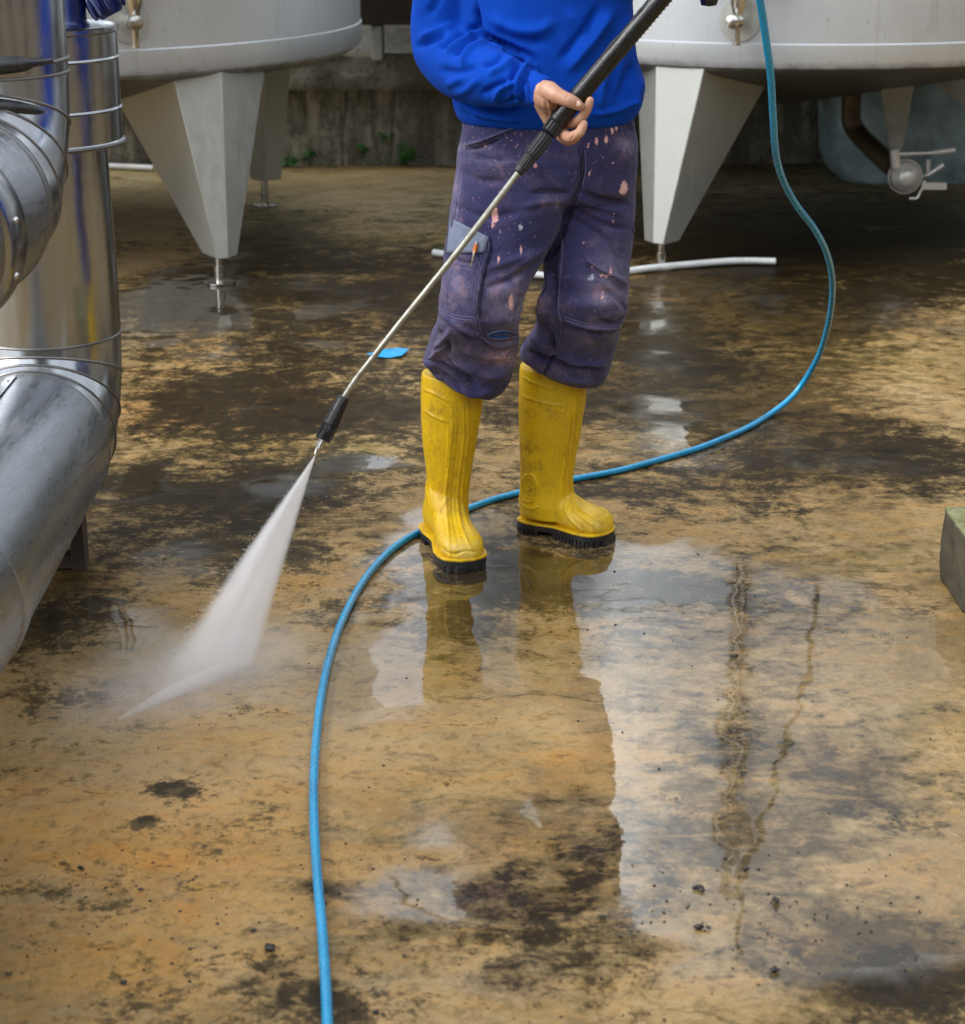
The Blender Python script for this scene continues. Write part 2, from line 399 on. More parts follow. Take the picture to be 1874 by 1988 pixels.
# ------------------------------------------------------------------ ground
def ground():
    # all spots below are measured on the photo and dropped onto the ground as stains and puddles, plus some painted shade and reflections
    xs = np.unique(np.concatenate([np.linspace(-45, -2.4, 12), np.arange(-2.4, 2.41, .02), np.linspace(2.4, 45, 12)]))
    ys = np.unique(np.concatenate([np.linspace(-30, 1.9, 8), np.arange(1.9, 11.0, .02), np.linspace(11.0, 60, 12)]))
    X, Y = np.meshgrid(xs, ys); V = np.stack([X.ravel(), Y.ravel(), np.zeros(X.size)], 1)
    nx = len(xs); f = []
    for j in range(len(ys)-1):
        for i in range(nx-1): a = j*nx+i; f.append((a, a+1, a+nx+1, a+nx))
    m = bpy.data.meshes.new('ground'); m.from_pydata(V.tolist(), [], f)
    def field(blobs):
        r = np.zeros(len(V))
        for (px, py, rx, ry, a) in blobs:
            c = G(px, py); sx = abs(G(px+rx, py)[0]-c[0]); y1 = G(px, py-ry)[1]-c[1]; y0 = c[1]-G(px, py+ry)[1]
            dx = (V[:, 0]-c[0])/sx; dy = (V[:, 1]-c[1]); dy = np.where(dy > 0, dy/y1, dy/y0)
            r += a*np.exp(-(dx*dx+dy*dy))
        return r
    dark = field([(700, 600, 500, 140, .40), (450, 760, 200, 90, .25), (600, 830, 260, 60, .25), (760, 780, 120, 70, .4), (280, 930, 70, 40, .5), (560, 950, 260, 45, .55), (680, 900, 110, 25, .5), (330, 1050, 200, 60, .45), (540, 1060, 130, 60, .4), (120, 1200, 140, 60, .7),
                  (1650, 420, 500, 90, .8), (1500, 480, 300, 60, .4), (1700, 560, 300, 60, .35), (1350, 700, 200, 60, .45), (1250, 800, 200, 60, .35), (1500, 900, 250, 50, .3), (1780, 880, 150, 60, .35), (1450, 1000, 150, 40, .2), (1050, 1120, 260, 60, .45), (900, 1200, 90, 60, .25),  # the dark under the right tank partly paints in its shade
                  (335, 1530, 60, 18, .9), (280, 1595, 22, 12, .8), (440, 1130, 60, 30, .4), (1300, 1140, 120, 40, .3), (1230, 1560, 90, 60, .12), (1150, 1640, 200, 70, .10), (1450, 1850, 120, 40, .25), (1800, 1930, 150, 80, .55), (1000, 1720, 250, 60, .12), (660, 1960, 120, 60, .35), (1100, 1850, 140, 60, .2),
                  (1700, 1600, 120, 40, .25), (1450, 1170, 40, 40, .35), (900, 420, 250, 30, .25), (540, 440, 100, 60, .45), (330, 620, 80, 60, .2), (160, 1350, 80, 30, .15), (80, 1760, 200, 60, .25), (300, 1850, 200, 50, .15)])
    light = field([(250, 1500, 380, 180, .5), (700, 1450, 300, 130, .35), (1400, 1350, 300, 90, .35), (1100, 1400, 250, 100, .45), (1650, 1650, 220, 80, .3), (700, 380, 200, 45, .55), (1350, 1080, 100, 40, .25), (450, 1300, 250, 90, .5), (1800, 780, 90, 40, .6), (330, 350, 100, 25, .3), (950, 1900, 250, 60, .2), (1330, 1500, 60, 25, .35)])  # pale patches, one painting in the tank's bright reflection on the puddle
    green = field([(780, 465, 120, 14, 1.), (620, 468, 120, 12, .7), (1500, 325, 180, 22, .9), (300, 345, 120, 18, .8), (520, 860, 260, 50, .55), (450, 700, 130, 60, .2), (1700, 1080, 130, 25, .5), (1780, 1380, 60, 60, .45), (1700, 700, 250, 50, .45), (1500, 620, 200, 40, .35), (600, 330, 250, 12, .5), (250, 1250, 130, 40, .45), (700, 880, 60, 25, .6), (120, 1950, 200, 60, .15), (1780, 1500, 90, 80, .3), (300, 480, 100, 12, .5), (1850, 560, 60, 30, .5)])
    orange = field([(120, 1600, 330, 110, 1.1), (350, 1700, 280, 140, .9), (620, 1480, 260, 90, .6), (1180, 1450, 200, 60, .5), (200, 1880, 300, 70, .8), (330, 1390, 150, 50, .5), (500, 790, 160, 60, .9), (380, 680, 90, 50, .8), (640, 640, 130, 30, .4), (1300, 1000, 200, 50, .35), (550, 1150, 250, 50, .55), (1150, 1500, 150, 60, .6), (870, 1330, 200, 50, .3), (1300, 1700, 120, 50, .3), (1750, 1700, 150, 60, .4), (1000, 1650, 90, 40, .4), (1350, 640, 220, 30, .25), (950, 600, 160, 30, .3), (300, 800, 90, 40, .5), (1740, 1000, 130, 30, .3)])
    wet = field([(1480, 1260, 420, 150, 1.2), (1450, 1580, 330, 260, 1.2), (1100, 1650, 250, 120, .6), (1050, 1120, 300, 90, .9), (950, 1050, 150, 40, .8), (850, 1000, 110, 30, .7), (330, 600, 120, 80, .9), (550, 620, 350, 120, .35), (150, 1230, 200, 100, .8), (350, 1080, 120, 60, .5), (870, 1750, 200, 40, .7), (280, 930, 60, 40, .8), (560, 945, 120, 22, .8), (700, 900, 90, 18, .8), (1000, 1900, 500, 60, .4), (1500, 620, 500, 100, .45), (430, 1750, 250, 80, .4), (1700, 1800, 180, 70, .6), (1350, 820, 300, 80, .5), (700, 1300, 300, 120, .5), (1330, 1780, 60, 30, .5)])
    dry = field([(800, 390, 500, 60, 1.), (1500, 350, 500, 50, 1.), (250, 350, 200, 60, .8)])
    tone = field([(1550, 850, 420, 230, .38), (430, 900, 420, 200, .28), (1050, 1650, 220, 230, .30), (1480, 1560, 330, 230, .42), (1450, 1230, 350, 90, .30), (1720, 1860, 260, 110, .4), (1700, 1100, 200, 80, .30), (620, 1750, 150, 120, .35), (800, 1500, 160, 200, .25), (620, 600, 420, 120, .72), (480, 800, 260, 70, .55), (300, 960, 250, 70, .45), (560, 1010, 200, 60, .45), (1600, 450, 420, 90, 1.1), (1450, 600, 380, 90, .8), (1380, 760, 300, 80, .55), (1650, 900, 260, 70, .45), (1100, 780, 200, 120, .4), (1050, 1130, 200, 60, .7), (880, 1210, 110, 70, .5), (120, 1150, 130, 90, .8), (1330, 1130, 160, 50, .35), (1130, 1700, 220, 110, .08), (1750, 1900, 240, 90, .7), (600, 1930, 160, 80, .45), (1000, 1800, 250, 60, .18), (1480, 1650, 180, 90, .35), (1700, 1500, 140, 60, .3), (380, 560, 120, 50, .5), (1250, 950, 200, 40, .25), (850, 560, 120, 60, .5), (500, 440, 130, 50, .5)])  # also paints in shade under the right tank and the worker's dark reflection
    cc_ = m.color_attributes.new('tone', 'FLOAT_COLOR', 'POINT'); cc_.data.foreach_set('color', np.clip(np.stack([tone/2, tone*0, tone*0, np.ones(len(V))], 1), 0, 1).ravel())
    ca = m.color_attributes.new('stain_shade', 'FLOAT_COLOR', 'POINT'); ca.data.foreach_set('color', np.clip(np.stack([dark/2, green/2, orange/2, np.ones(len(V))], 1), 0, 1).ravel())
    cb = m.color_attributes.new('water', 'FLOAT_COLOR', 'POINT'); cb.data.foreach_set('color', np.clip(np.stack([wet/2, dry/2, light/2, np.ones(len(V))], 1), 0, 1).ravel())
    m.update()
    # material
    mm, nt = mat('wet_stained_concrete'); N = NT(nt); v = N.tc(); A = N.attr('stain_shade'); B = N.attr('water')
    dk = N.mth('MULTIPLY', A[0], 2.); gn = N.mth('MULTIPLY', A[1], 2.); og = N.mth('MULTIPLY', A[2], 2.); wt = N.mth('MULTIPLY', B[0], 2.); dr = N.mth('MULTIPLY', B[1], 2.); lt = N.mth('MULTIPLY', B[2], 2.)
    n1 = N.noise(v, 1.7, 10, .68, .7); n2 = N.noise(N.tc(loc=(5, 2, 0)), 4.2, 10, .72, .5); n3 = N.noise(v, 15, 8, .75, .3); n4 = N.noise(v, 70, 6, .8); n5 = N.noise(N.tc((1, 2.2, 1), loc=(9, 4, 0), rot=(0, 0, .3)), 6, 9, .72, 1.)
    base = N.mix(N.rng(n2, .36, .64), (.24, .185, .115), (.39, .305, .20))
    base = N.mix(N.mth('MULTIPLY', N.rng(n3, .42, .60), .6), base, (.24, .165, .08))
    base = N.mix(N.mth('MULTIPLY', N.rng(n4, .48, .60), .4), base, (.15, .11, .06))
    oo = N.mth('ADD', N.mth('MULTIPLY', og, .62), N.mth('MULTIPLY', N.mth('SUBTRACT', n5, .5), 2.6), clamp=True)
    base = N.mix(N.mth('MULTIPLY', oo, .85, clamp=True), base, N.mix(N.rng(n3, .4, .62), (.50, .24, .045), (.60, .37, .13)))
    lo = N.mth('ADD', N.mth('MULTIPLY', lt, .7), N.mth('MULTIPLY', N.mth('SUBTRACT', n2, .5), 1.3), clamp=True)
    base = N.mix(N.mth('MULTIPLY', lo, .8), base, (.52, .42, .32))
    gg = N.mth('ADD', N.mth('SUBTRACT', N.mth('MULTIPLY', gn, 1.0), .17), N.mth('MULTIPLY', N.mth('SUBTRACT', n3, .5), 2.2), clamp=True)
    base = N.mix(N.mth('MULTIPLY', gg, .8), base, N.mix(N.rng(n4, .4, .6), (.10, .105, .012), (.21, .20, .05)))
    n6 = N.noise(N.tc(loc=(1, 7, 0)), 34, 8, .75, .6); base = N.mix(N.mth('MULTIPLY', N.rng(n6, .53, .60), .5), base, (.13, .095, .05)); base = N.mix(N.mth('MULTIPLY', N.rng(n6, .44, .38), .35), base, (.50, .40, .27))
    # dark algae / dirt plus painted tank shade: patchy with sharp torn edges
    s1 = N.mth('ADD', N.mth('SUBTRACT', N.mth('MULTIPLY', dk, .50), .04), N.mth('MULTIPLY', N.mth('SUBTRACT', n1, .5), .95)); s1 = N.mth('ADD', s1, N.mth('MULTIPLY', N.mth('ADD', N.mth('SUBTRACT', n3, .5), N.mth('MULTIPLY', N.mth('SUBTRACT', n4, .5), .7)), 1.0))
    s1 = N.mth('SUBTRACT', s1, N.mth('MULTIPLY', lt, .14))
    k1 = N.rng(s1, .02, .13)
    base = N.mix(N.mth('MULTIPLY', k1, .84), base, N.mix(N.rng(n4, .35, .65), (.022, .017, .008), (.065, .050, .024)))
    s2 = N.mth('ADD', N.mth('MULTIPLY', dk, .40), N.mth('MULTIPLY', N.mth('SUBTRACT', n5, .5), 1.5)); s2 = N.mth('ADD', s2, N.mth('MULTIPLY', N.mth('SUBTRACT', n4, .5), .35))
    k2 = N.rng(s2, .20, .28)
    base = N.mix(N.mth('MULTIPLY', k2, .80), base, (.020, .016, .008))
    sp = N.rng(n4, .60, .70); base = N.mix(N.mth('MULTIPLY', sp, .55), base, (.06, .045, .025))
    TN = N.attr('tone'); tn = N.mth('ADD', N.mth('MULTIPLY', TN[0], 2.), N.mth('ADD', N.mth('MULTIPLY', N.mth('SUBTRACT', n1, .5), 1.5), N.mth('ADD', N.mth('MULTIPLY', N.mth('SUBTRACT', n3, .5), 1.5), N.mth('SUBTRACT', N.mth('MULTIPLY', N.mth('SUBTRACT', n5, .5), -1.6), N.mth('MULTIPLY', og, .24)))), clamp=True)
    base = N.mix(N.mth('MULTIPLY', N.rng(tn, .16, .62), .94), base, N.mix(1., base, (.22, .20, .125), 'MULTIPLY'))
    # hairline cracks
    cv = N.n('ShaderNodeVectorMath', op='ADD'); N.l(v, cv.inputs[0]); nn = N.n('ShaderNodeVectorMath', op='SCALE'); N.l(N.noise(v, 3, 5, .6, col=True), nn.inputs[0]); nn.inputs[3].default_value = .35; N.l(nn.outputs[0], cv.inputs[1])
    ce = N.vor(cv.outputs[0], 1.1, 'DISTANCE_TO_EDGE'); crack = N.mth('MULTIPLY', N.rng(ce, .0, .006, 1., 0.), N.rng(N.noise(v, 2.1, 3, .5), .48, .56))
    base = N.mix(N.mth('MULTIPLY', crack, .7), base, (.05, .038, .02))
    base = N.mix(N.mth('MULTIPLY', dr, N.mth('MULTIPLY', .8, N.rng(n5, .36, .58)), clamp=True), base, (.44, .42, .34))
    base = N.mix(1., base, (.93, .835, .585), 'MULTIPLY')
    # water film
    ws = N.mth('ADD', N.mth('SUBTRACT', wt, .22), N.mth('MULTIPLY', N.mth('SUBTRACT', N.noise(N.tc(loc=(2, 8, 0)), 2.4, 8, .62, .5), .5), 1.9))
    film = N.rng(ws, .0, .35, smooth=True)
    damp = N.mth('SUBTRACT', 1., N.mth('MULTIPLY', dr, .8), clamp=True)
    base = N.mix(N.mth('MULTIPLY', film, .28), base, N.mix(.5, base, (.05, .04, .025)))
    micro = N.bump(N.mth('ADD', n4, N.mth('MULTIPLY', n3, 1.5)), .55, .004)
    rip = N.n('ShaderNodeTexNoise'); N.l(N.tc((1, 1, 1)), rip.inputs['Vector']); rip.inputs['Scale'].default_value = 9; rip.inputs['Detail'].default_value = 1.2; rip.inputs['Roughness'].default_value = .5
    rip2 = N.noise(N.tc((1.5, 1.5, 1)), 38, 2, .5)
    hh = N.mth('ADD', N.mth('MULTIPLY', rip.outputs[0], .9), N.mth('MULTIPLY', rip2, .035))
    hh = N.mth('ADD', hh, N.mth('MULTIPLY', N.mth('SUBTRACT', 1., film), N.mth('MULTIPLY', n4, .55)))
    hh = N.mth('ADD', hh, N.mth('MULTIPLY', film, .25))
    cn = N.bump(hh, .32, .006)
    cr = N.mth('ADD', N.mth('MULTIPLY', N.mth('SUBTRACT', 1., film), .20), .03)
    cr = N.mth('ADD', cr, N.mth('MULTIPLY', dr, .4), clamp=True)
    p = N.pbr(Base_Color=base, Roughness=.6, Specular_IOR_Level=.08, Coat_Weight=N.mth('MULTIPLY', damp, N.rng(film, 0, 1, .20, 1.)), Coat_Roughness=cr, Coat_IOR=N.rng(film, 0, 1, 1.4, 1.72))
    N.l(micro, p.inputs['Normal']); N.l(cn, p.inputs['Coat Normal'])
    m.materials.append(mm)
    o = bpy.data.objects.new('ground', m); COL.objects.link(o); tag(o, 'wet stained concrete yard floor with puddles', 'ground', kind='structure')
ground()

# ------------------------------------------------------------------ back wall (three courses of one wall)
def backwall():
    r = empty('concrete_wall', (0, 10.3, 0)); tag(r, 'old stained concrete wall with a rough mossy ledge behind the tanks', 'wall')
    def run(z0, z1, y0, dy, m, name, amp=.012):
        xs = np.linspace(-9, 9, 260); vs = []; 
        zs = np.linspace(z0, z1, 14); mb = MB(); n = len(xs)
        for z in zs:
            for x in xs: vs.append((x, y0+.034*(-x)*(-1)+amp*mn.fractal(Vector((x*3, z*6, y0)), 1, 2, 4), z))
        f = [(j*n+i, j*n+i+1, (j+1)*n+i+1, (j+1)*n+i) for j in range(len(zs)-1) for i in range(n-1)]
        k = len(vs)
        top = [(x, y0+dy, z1) for x in xs]; vs += top
        f += [((len(zs)-1)*n+i, (len(zs)-1)*n+i+1, k+i+1, k+i) for i in range(n-1)]
        return mk(name, (vs, f), m, r, sharp=0)
    run(-.02, .40, 10.24, .3, M['wall'], 'wall_base')
    run(.385, .545, 10.12, .35, M['ledge'], 'ledge', .035)
    run(.54, 1.25, 10.30, .5, M['upper'], 'upper_wall', .004)
backwall()
def beam():
    r = empty('steel_trough', (-.3, 9.9, .7)); tag(r, 'dark rusty brown steel trough running along the wall above the ledge', 'trough')
    v, f = prism([(-.62, 9.9, .705), (1.1, 9.96, .705), (1.1, 10.2, .705), (-.62, 10.14, .705)], [(-.64, 9.86, 1.02), (1.1, 9.92, 1.02), (1.1, 10.22, 1.02), (-.64, 10.16, 1.02)])
    mk('trough_body', (v, f), M['brownsteel'], r, bevel=.008)
    mk('lip', box((.23, 9.9, 1.035), (1.78, .36, .025), .035), M['brownsteel'], r, bevel=.004)
    for x in (-.5, .3, 1.0): mk('bracket', box((x, 10.08, .62), (.05, .3, .16)), M['upper'], r, bevel=.004)
beam()

# ------------------------------------------------------------------ unseen buildings added around the yard to block light and show in the steel
M['render'] = mossy('weathered_wall_render', (.20, .17, .13), (.10, .085, .06), (.06, .07, .03), .6)
def blocker(name, c, sz, lab):
    r = empty(name, (c[0], c[1], 0)); tag(r, lab, 'building')
    mk('wall', box((c[0], c[1], sz[2]/2-.02), sz), M['render'], r, smooth=False)
    mk('roof', box((c[0], c[1], sz[2]+.05), (sz[0]+.5, sz[1]+.5, .12)), M['brownsteel'], r, smooth=False)
    s = -1 if c[0] > 0 else 1
    for k in range(max(1, int(sz[1]//3))):
        y = c[1]-sz[1]/2+1.4+3*k; d = mk('door', box((c[0]+s*(sz[0]/2+.015), y, 1.05), (.05, 1.0, 2.1)), M['brownsteel'], r, smooth=False)
        mk('handle', box((c[0]+s*(sz[0]/2+.06), y+.38, 1.05), (.04, .03, .12)), M['fit'], d)
blocker('left_blocker', (-8.5, 6.9, 0), (2.0, 5.8, 3.), 'unseen rendered hut added left of the tanks as a light blocker')
blocker('rear_blocker', (.5, -9.5, 0), (16., 3., 5.), 'unseen long rendered building added behind the camera to cut the low front sky')
blocker('right_blocker', (8.0, 2.5, 0), (3.0, 15., 4.2), 'unseen tall rendered building added at the right to darken right-facing sides')
# ------------------------------------------------------------------ tanks
def tank(cx, cy, R, z0, top, label, tap_px, legs):
    t = empty('wine_tank', (cx, cy, 0)); tag(t, label, 'steel tank', 'stainless steel tanks on four legs')
    prof = [(0, z0-.27), (.10, z0-.268), (R*.5, z0-.155), (R*.93, z0-.035), (R*.975, z0-.015), (R*.994, z0+.004), (R, z0+.03), (R, z0+.088), (R-.0045, z0+.092), (R-.0045, top-.10), (R-.002, top-.10), (R-.002, top), (R*.6, top+.16), (.2, top+.3), (0, top+.3)]
    mk('shell', lathe(prof, (cx, cy, 0), 160), M['tank'], t, sharp=25)
    mk('seam_band', lathe([(R-.001, z0+.600), (R+.003, z0+.603), (R+.003, z0+.609), (R-.001, z0+.612)], (cx, cy, 0), 160), M['bead'], t)
    for (bot, topp, pad) in legs:
        lg = mk('leg', prism(bot, topp), M['leg'], t, sharp=20, bevel=.004)
        st = MB(); st.add(*lathe([(0, .0), (.018, .0), (.018, .03), (.019, .03), (.019, .055), (.015, .055), (.015, .115), (0, .115)], (pad[0], pad[1], .008), 20))
        mk('stud', st, M['fit'], lg)
        mk('foot_plate', lathe([(0, 0), (.058, 0), (.058, .007), (.02, .012), (0, .012)], (pad[0], pad[1], .002), 28), M['fit'], lg)
    # drain tap with flange and level gauge
    x, y = tap_px; 
    for it in range(30):
        Y = cy-R; p = W(x, y, Y)
        for k in range(8):
            Y = cy-math.sqrt(max(R*R-(p[0]-cx)**2, 0)); p = W(x, y, Y)
    nrm = np.array([p[0]-cx, p[1]-cy, 0]); nrm /= np.linalg.norm(nrm)
    Mx = Matrix.Rotation(math.atan2(nrm[1], nrm[0]), 3, 'Z')
    tp = mk('tap', lathe([(0, 0), (.075, 0), (.075, .004), (.02, .006), (.02, .05), (0, .05)], p, 28, 'X', Mx), M['leg'], t)
    q = p+nrm*.055
    b = MB(); b.add(*ellipsoid(q, (.03, .03, .026), 10)); b.add(*lathe([(0, -.085), (.014, -.085), (.014, -.075), (.011, -.075), (.012, -.03), (.018, -.02), (.018, .02), (.022, .035), (.03, .06), (.032, .085), (.03, .088), (.032, .092), (.03, .1), (0, .1)], q, 22)); 
    mk('valve_body', b, M['fit'], tp)
    mk('turn_knob', lathe([(0, 0), (.022, 0), (.026, .008), (.024, .026), (.012, .032), (0, .032)], q+nrm*.028+np.array([-.012, 0, 0]), 22, 'X', Mx), M['fit'], tp)
    g = mk('level_gauge', lathe([(.0, .1), (.012, .1), (.012, 1.66), (0, 1.66)], q+np.array([-nrm[1], nrm[0], 0])*.085, 16), M['gauge'], t); mk('gauge_elbow', tube([q+np.array([0, 0, .09]), q+np.array([0, 0, .115]), q+np.array([-nrm[1]*.085, nrm[0]*.085, .125])], .012, 12), M['fit'], g)
    tang = np.array([-nrm[1], nrm[0], 0]); gq = q+tang*.085; bk = gq-nrm*.028
    mk('gauge_backing', box((bk[0], bk[1], q[2]+.88), (.085, .012, 1.5), math.atan2(nrm[1], nrm[0])+PI/2), M['brownsteel'], g, smooth=False)
    for s in (-1, 1):
        c0 = gq+tang*s*.03+nrm*.0; u = MB()
        u.add(*box((c0[0]-nrm[0]*.012, c0[1]-nrm[1]*.012, c0[2]+.88), (.006, .02, 1.5), math.atan2(nrm[1], nrm[0])+PI/2)); mk('gauge_rail', u, M['fit'], g)
    return t
M['gauge'] = plain('clear_gauge_tube', (.45, .45, .42), .12, 0, .1, 20, 0)

XL, YL, RL, ZL = -1.83, 8.35, 1.35, .76
XR, YR, RR, ZR = 1.25, 8.86, 1.35, .746
def conez(cx, cy, R, z0, x, y):
    r = math.hypot(x-cx, y-cy); return z0-.155-(.12*(1-r/(R*.5))) if r < R*.5 else z0-.035-.12*(1-(r-R*.5)/(R*.43))
def legpoly(pad, ang, cx, cy, R, z0, flip=1, size=1.):
    """folded-plate leg: wide at the cone, small above its foot; ang = outward direction"""
    o = Vector((math.cos(ang), math.sin(ang), 0)); s = Vector((-o.y, o.x, 0))*flip
    P = Vector((pad[0], pad[1], 0))
    tp = [(-.0, -.085), (.02, -.02), (.015, .10), (-.30, .17), (-.33, -.10)]
    bt = [(.012, -.045), (.022, -.015), (.018, .025), (-.035, .04), (-.04, -.04)]
    top = []; bot = []
    for (a, b) in tp:
        q = P+o*(a*size)+s*(b*size); r = math.hypot(q.x-cx, q.y-cy)
        if r > R*.985: k = R*.985/r; q = Vector((cx+(q.x-cx)*k, cy+(q.y-cy)*k, 0))
        top.append((q.x, q.y, conez(cx, cy, R, z0, q.x, q.y)+.03))
    for (a, b) in bt: q = P+o*a+s*b; bot.append((q.x, q.y, .095))
    return bot, top, pad
# right tank: front left leg follows the photo
def wz(px, Y, z):
    return (proj_x(px, Y, z), Y, z)
def proj_x(px, Y, z): d = Y*CP-(z-HC)*SP; return (px-CX)/F*d
def leg_right():
    top = []
    for px, Y in ((1236, 7.86), (1269, 7.66), (1368, 7.60), (1495, 8.02), (1370, 8.3)):
        x = proj_x(px, Y, .72); r = math.hypot(x-XR, Y-YR)
        if r > RR*.985: k = RR*.985/r; x, Y = XR+(x-XR)*k, YR+(Y-YR)*k
        top.append((x, Y, conez(XR, YR, RR, ZR, x, Y)+.03))
    bot = [wz(1251, 7.68, .1), wz(1267, 7.62, .1), wz(1288, 7.585, .1), wz(1319, 7.67, .1), wz(1290, 7.72, .1)]
    return bot, top, (.669, 7.636)
def leg_left():
    top = []
    for px, Y in ((215, 8.0), (335, 7.33), (440, 7.36), (517, 7.62), (440, 8.2)):
        x = proj_x(px, Y, .72); r = math.hypot(x-XL, Y-YL)
        if r > RL*.985: k = RL*.985/r; x, Y = XL+(x-XL)*k, YL+(Y-YL)*k
        top.append((x, Y, conez(XL, YL, RL, ZL, x, Y)+.03))
    bot = [wz(393, 7.42, .1), wz(423, 7.31, .1), wz(445, 7.33, .1), wz(461, 7.39, .1), wz(425, 7.46, .1)]
    return bot, top, (-.954, 7.371)
def rotleg(L, cx, cy, a):
    ca, sa = math.cos(a), math.sin(a)
    f = lambda p: (cx+(p[0]-cx)*ca-(p[1]-cy)*sa, cy+(p[0]-cx)*sa+(p[1]-cy)*ca)+tuple(p[2:])
    return [f(p) for p in L[0]], [f(p) for p in L[1]], f(L[2])
LL, LR = leg_left(), leg_right()
backL = ([wz(486, 9.02, .12), wz(512, 8.96, .12), wz(546, 9.02, .12), wz(542, 9.10, .12), wz(490, 9.10, .12)],
         [(x, y, conez(XL, YL, RL, ZL, x, y)+.04) for x, y in [(proj_x(a_, b_, .68), b_) for a_, b_ in ((470, 8.92), (515, 8.86), (571, 8.92), (572, 9.25), (480, 9.35))]], (-.956, 9.033))
tank(XL, YL, RL, ZL, 3.0, 'large grey stainless steel tank on legs, behind the ducts at the left', (251, 40), [LL, backL, rotleg(LL, XL, YL, PI), rotleg(LL, XL, YL, -PI/2)])
TR = tank(XR, YR, RR, ZR, 3.0, 'large pale stainless steel tank on legs, behind the worker and hose at the right', (1437, 38), [LR, rotleg(LR, XR, YR, PI/2), rotleg(LR, XR, YR, PI), rotleg(LR, XR, YR, -PI/2)])
tank(4.7, 8.95, RR, ZR, 3.0, 'unseen large stainless steel tank added right of the pale tank to block light from the right', (2500, 38), [tuple([[(p[0]+3.45, p[1]+.09, p[2]) for p in L_[0]], [(p[0]+3.45, p[1]+.09, p[2]) for p in L_[1]], (L_[2][0]+3.45, L_[2][1]+.09)]) for L_ in (LR, rotleg(LR, XR, YR, PI/2), rotleg(LR, XR, YR, PI), rotleg(LR, XR, YR, -PI/2))])  # added unseen tank, placed to darken the right-facing leg sides
def outlet():
    a = W(1653, 205, 8.86); b = W(1653, 250, 8.86); c = W(1735, 325, 8.45)
    pipe = mk('outlet_pipe', tube([a+np.array([0, 0, .08]), a, b+np.array([0, 0, .03]), b+np.array([.03, -.02, -.02]), (b+c)/2, c], .042, 20), M['outpipe'], TR)
    # valve bracket
    B = prism([wz(1730, 8.40, .275), wz(1748, 8.40, .275), wz(1748, 8.46, .275), wz(1730, 8.46, .275)], [wz(1708, 8.22, .64), wz(1776, 8.22, .64), wz(1776, 8.5, .60), wz(1708, 8.5, .60)])
    mk('valve_bracket', B, M['leg'], TR, bevel=.003)
    v = W(1757, 342, 8.36); r = .058
    vb = MB(); vb.add(*lathe([(0, -.05), (r*.75, -.046), (r*1.02, -.03), (r*1.05, -.016), (r*1.05, .022), (r*.6, .06), (0, .06)], v, 32, 'Y')); vb.add(*ellipsoid(v+np.array([0, -.045, 0]), (.042, .025, .042), 12)); vb.add(*lathe([(r*1.12, -.012), (r*1.2, -.012), (r*1.2, .012), (r*1.12, .012), (r*1.12, -.012)], v, 30, 'Y'))
    val = mk('valve', vb, M['bright'], TR)
    s0 = W(1740, 325, 8.33); s1 = W(1737, 290, 8.33)
    mk('stem', tube([s0, s1], .021, 16, smooth=False), M['bright'], val)
    h0 = W(1745, 299, 8.31); h1 = W(1806, 297, 8.33); h2 = W(1855, 291, 8.32)
    hb = MB(); hb.add(*tube([h0, h1], .0075, 10, smooth=False)); hb.add(*tube([h1, (h1+h2)/2, h2], [.009, .0135, .0145], 12, smooth=False)); mk('lever', hb, M['bright'], val)
    w = MB(); e = v+np.array([.055, 0, -.005])
    w.add(*tube([e, e+np.array([.035, -.02, .015]), e+np.array([.032, -.02, .075])], [.008, .007, .010], 10, smooth=False)); w.add(*tube([e+np.array([.03, -.02, .01]), e+np.array([.095, -.02, .055])], [.007, .012], 10, smooth=False))
    w.add(*box(e+np.array([.06, -.03, -.03]), (.10, .01, .028))); mk('wing_nut', w, M['bright'], val)
    c = v+np.array([.02, -.02, -.055]); mk('clip', tube([c+np.array([.06, 0, .04]), c+np.array([.045, 0, 0]), c+np.array([.03, 0, -.03]), c+np.array([0, 0, -.032])], .0055, 8), M['bright'], val)
M['bright'] = steel('bright_valve_steel', (.80, .80, .78), .38, .45, (8, 8, 8), .15, (.3, .28, .22), .03, 10.)
M['outpipe'] = steel('dirty_outlet_steel', (.16, .13, .08), .45, .5, (6, 6, 6), .6, (.05, .04, .025))
outlet()

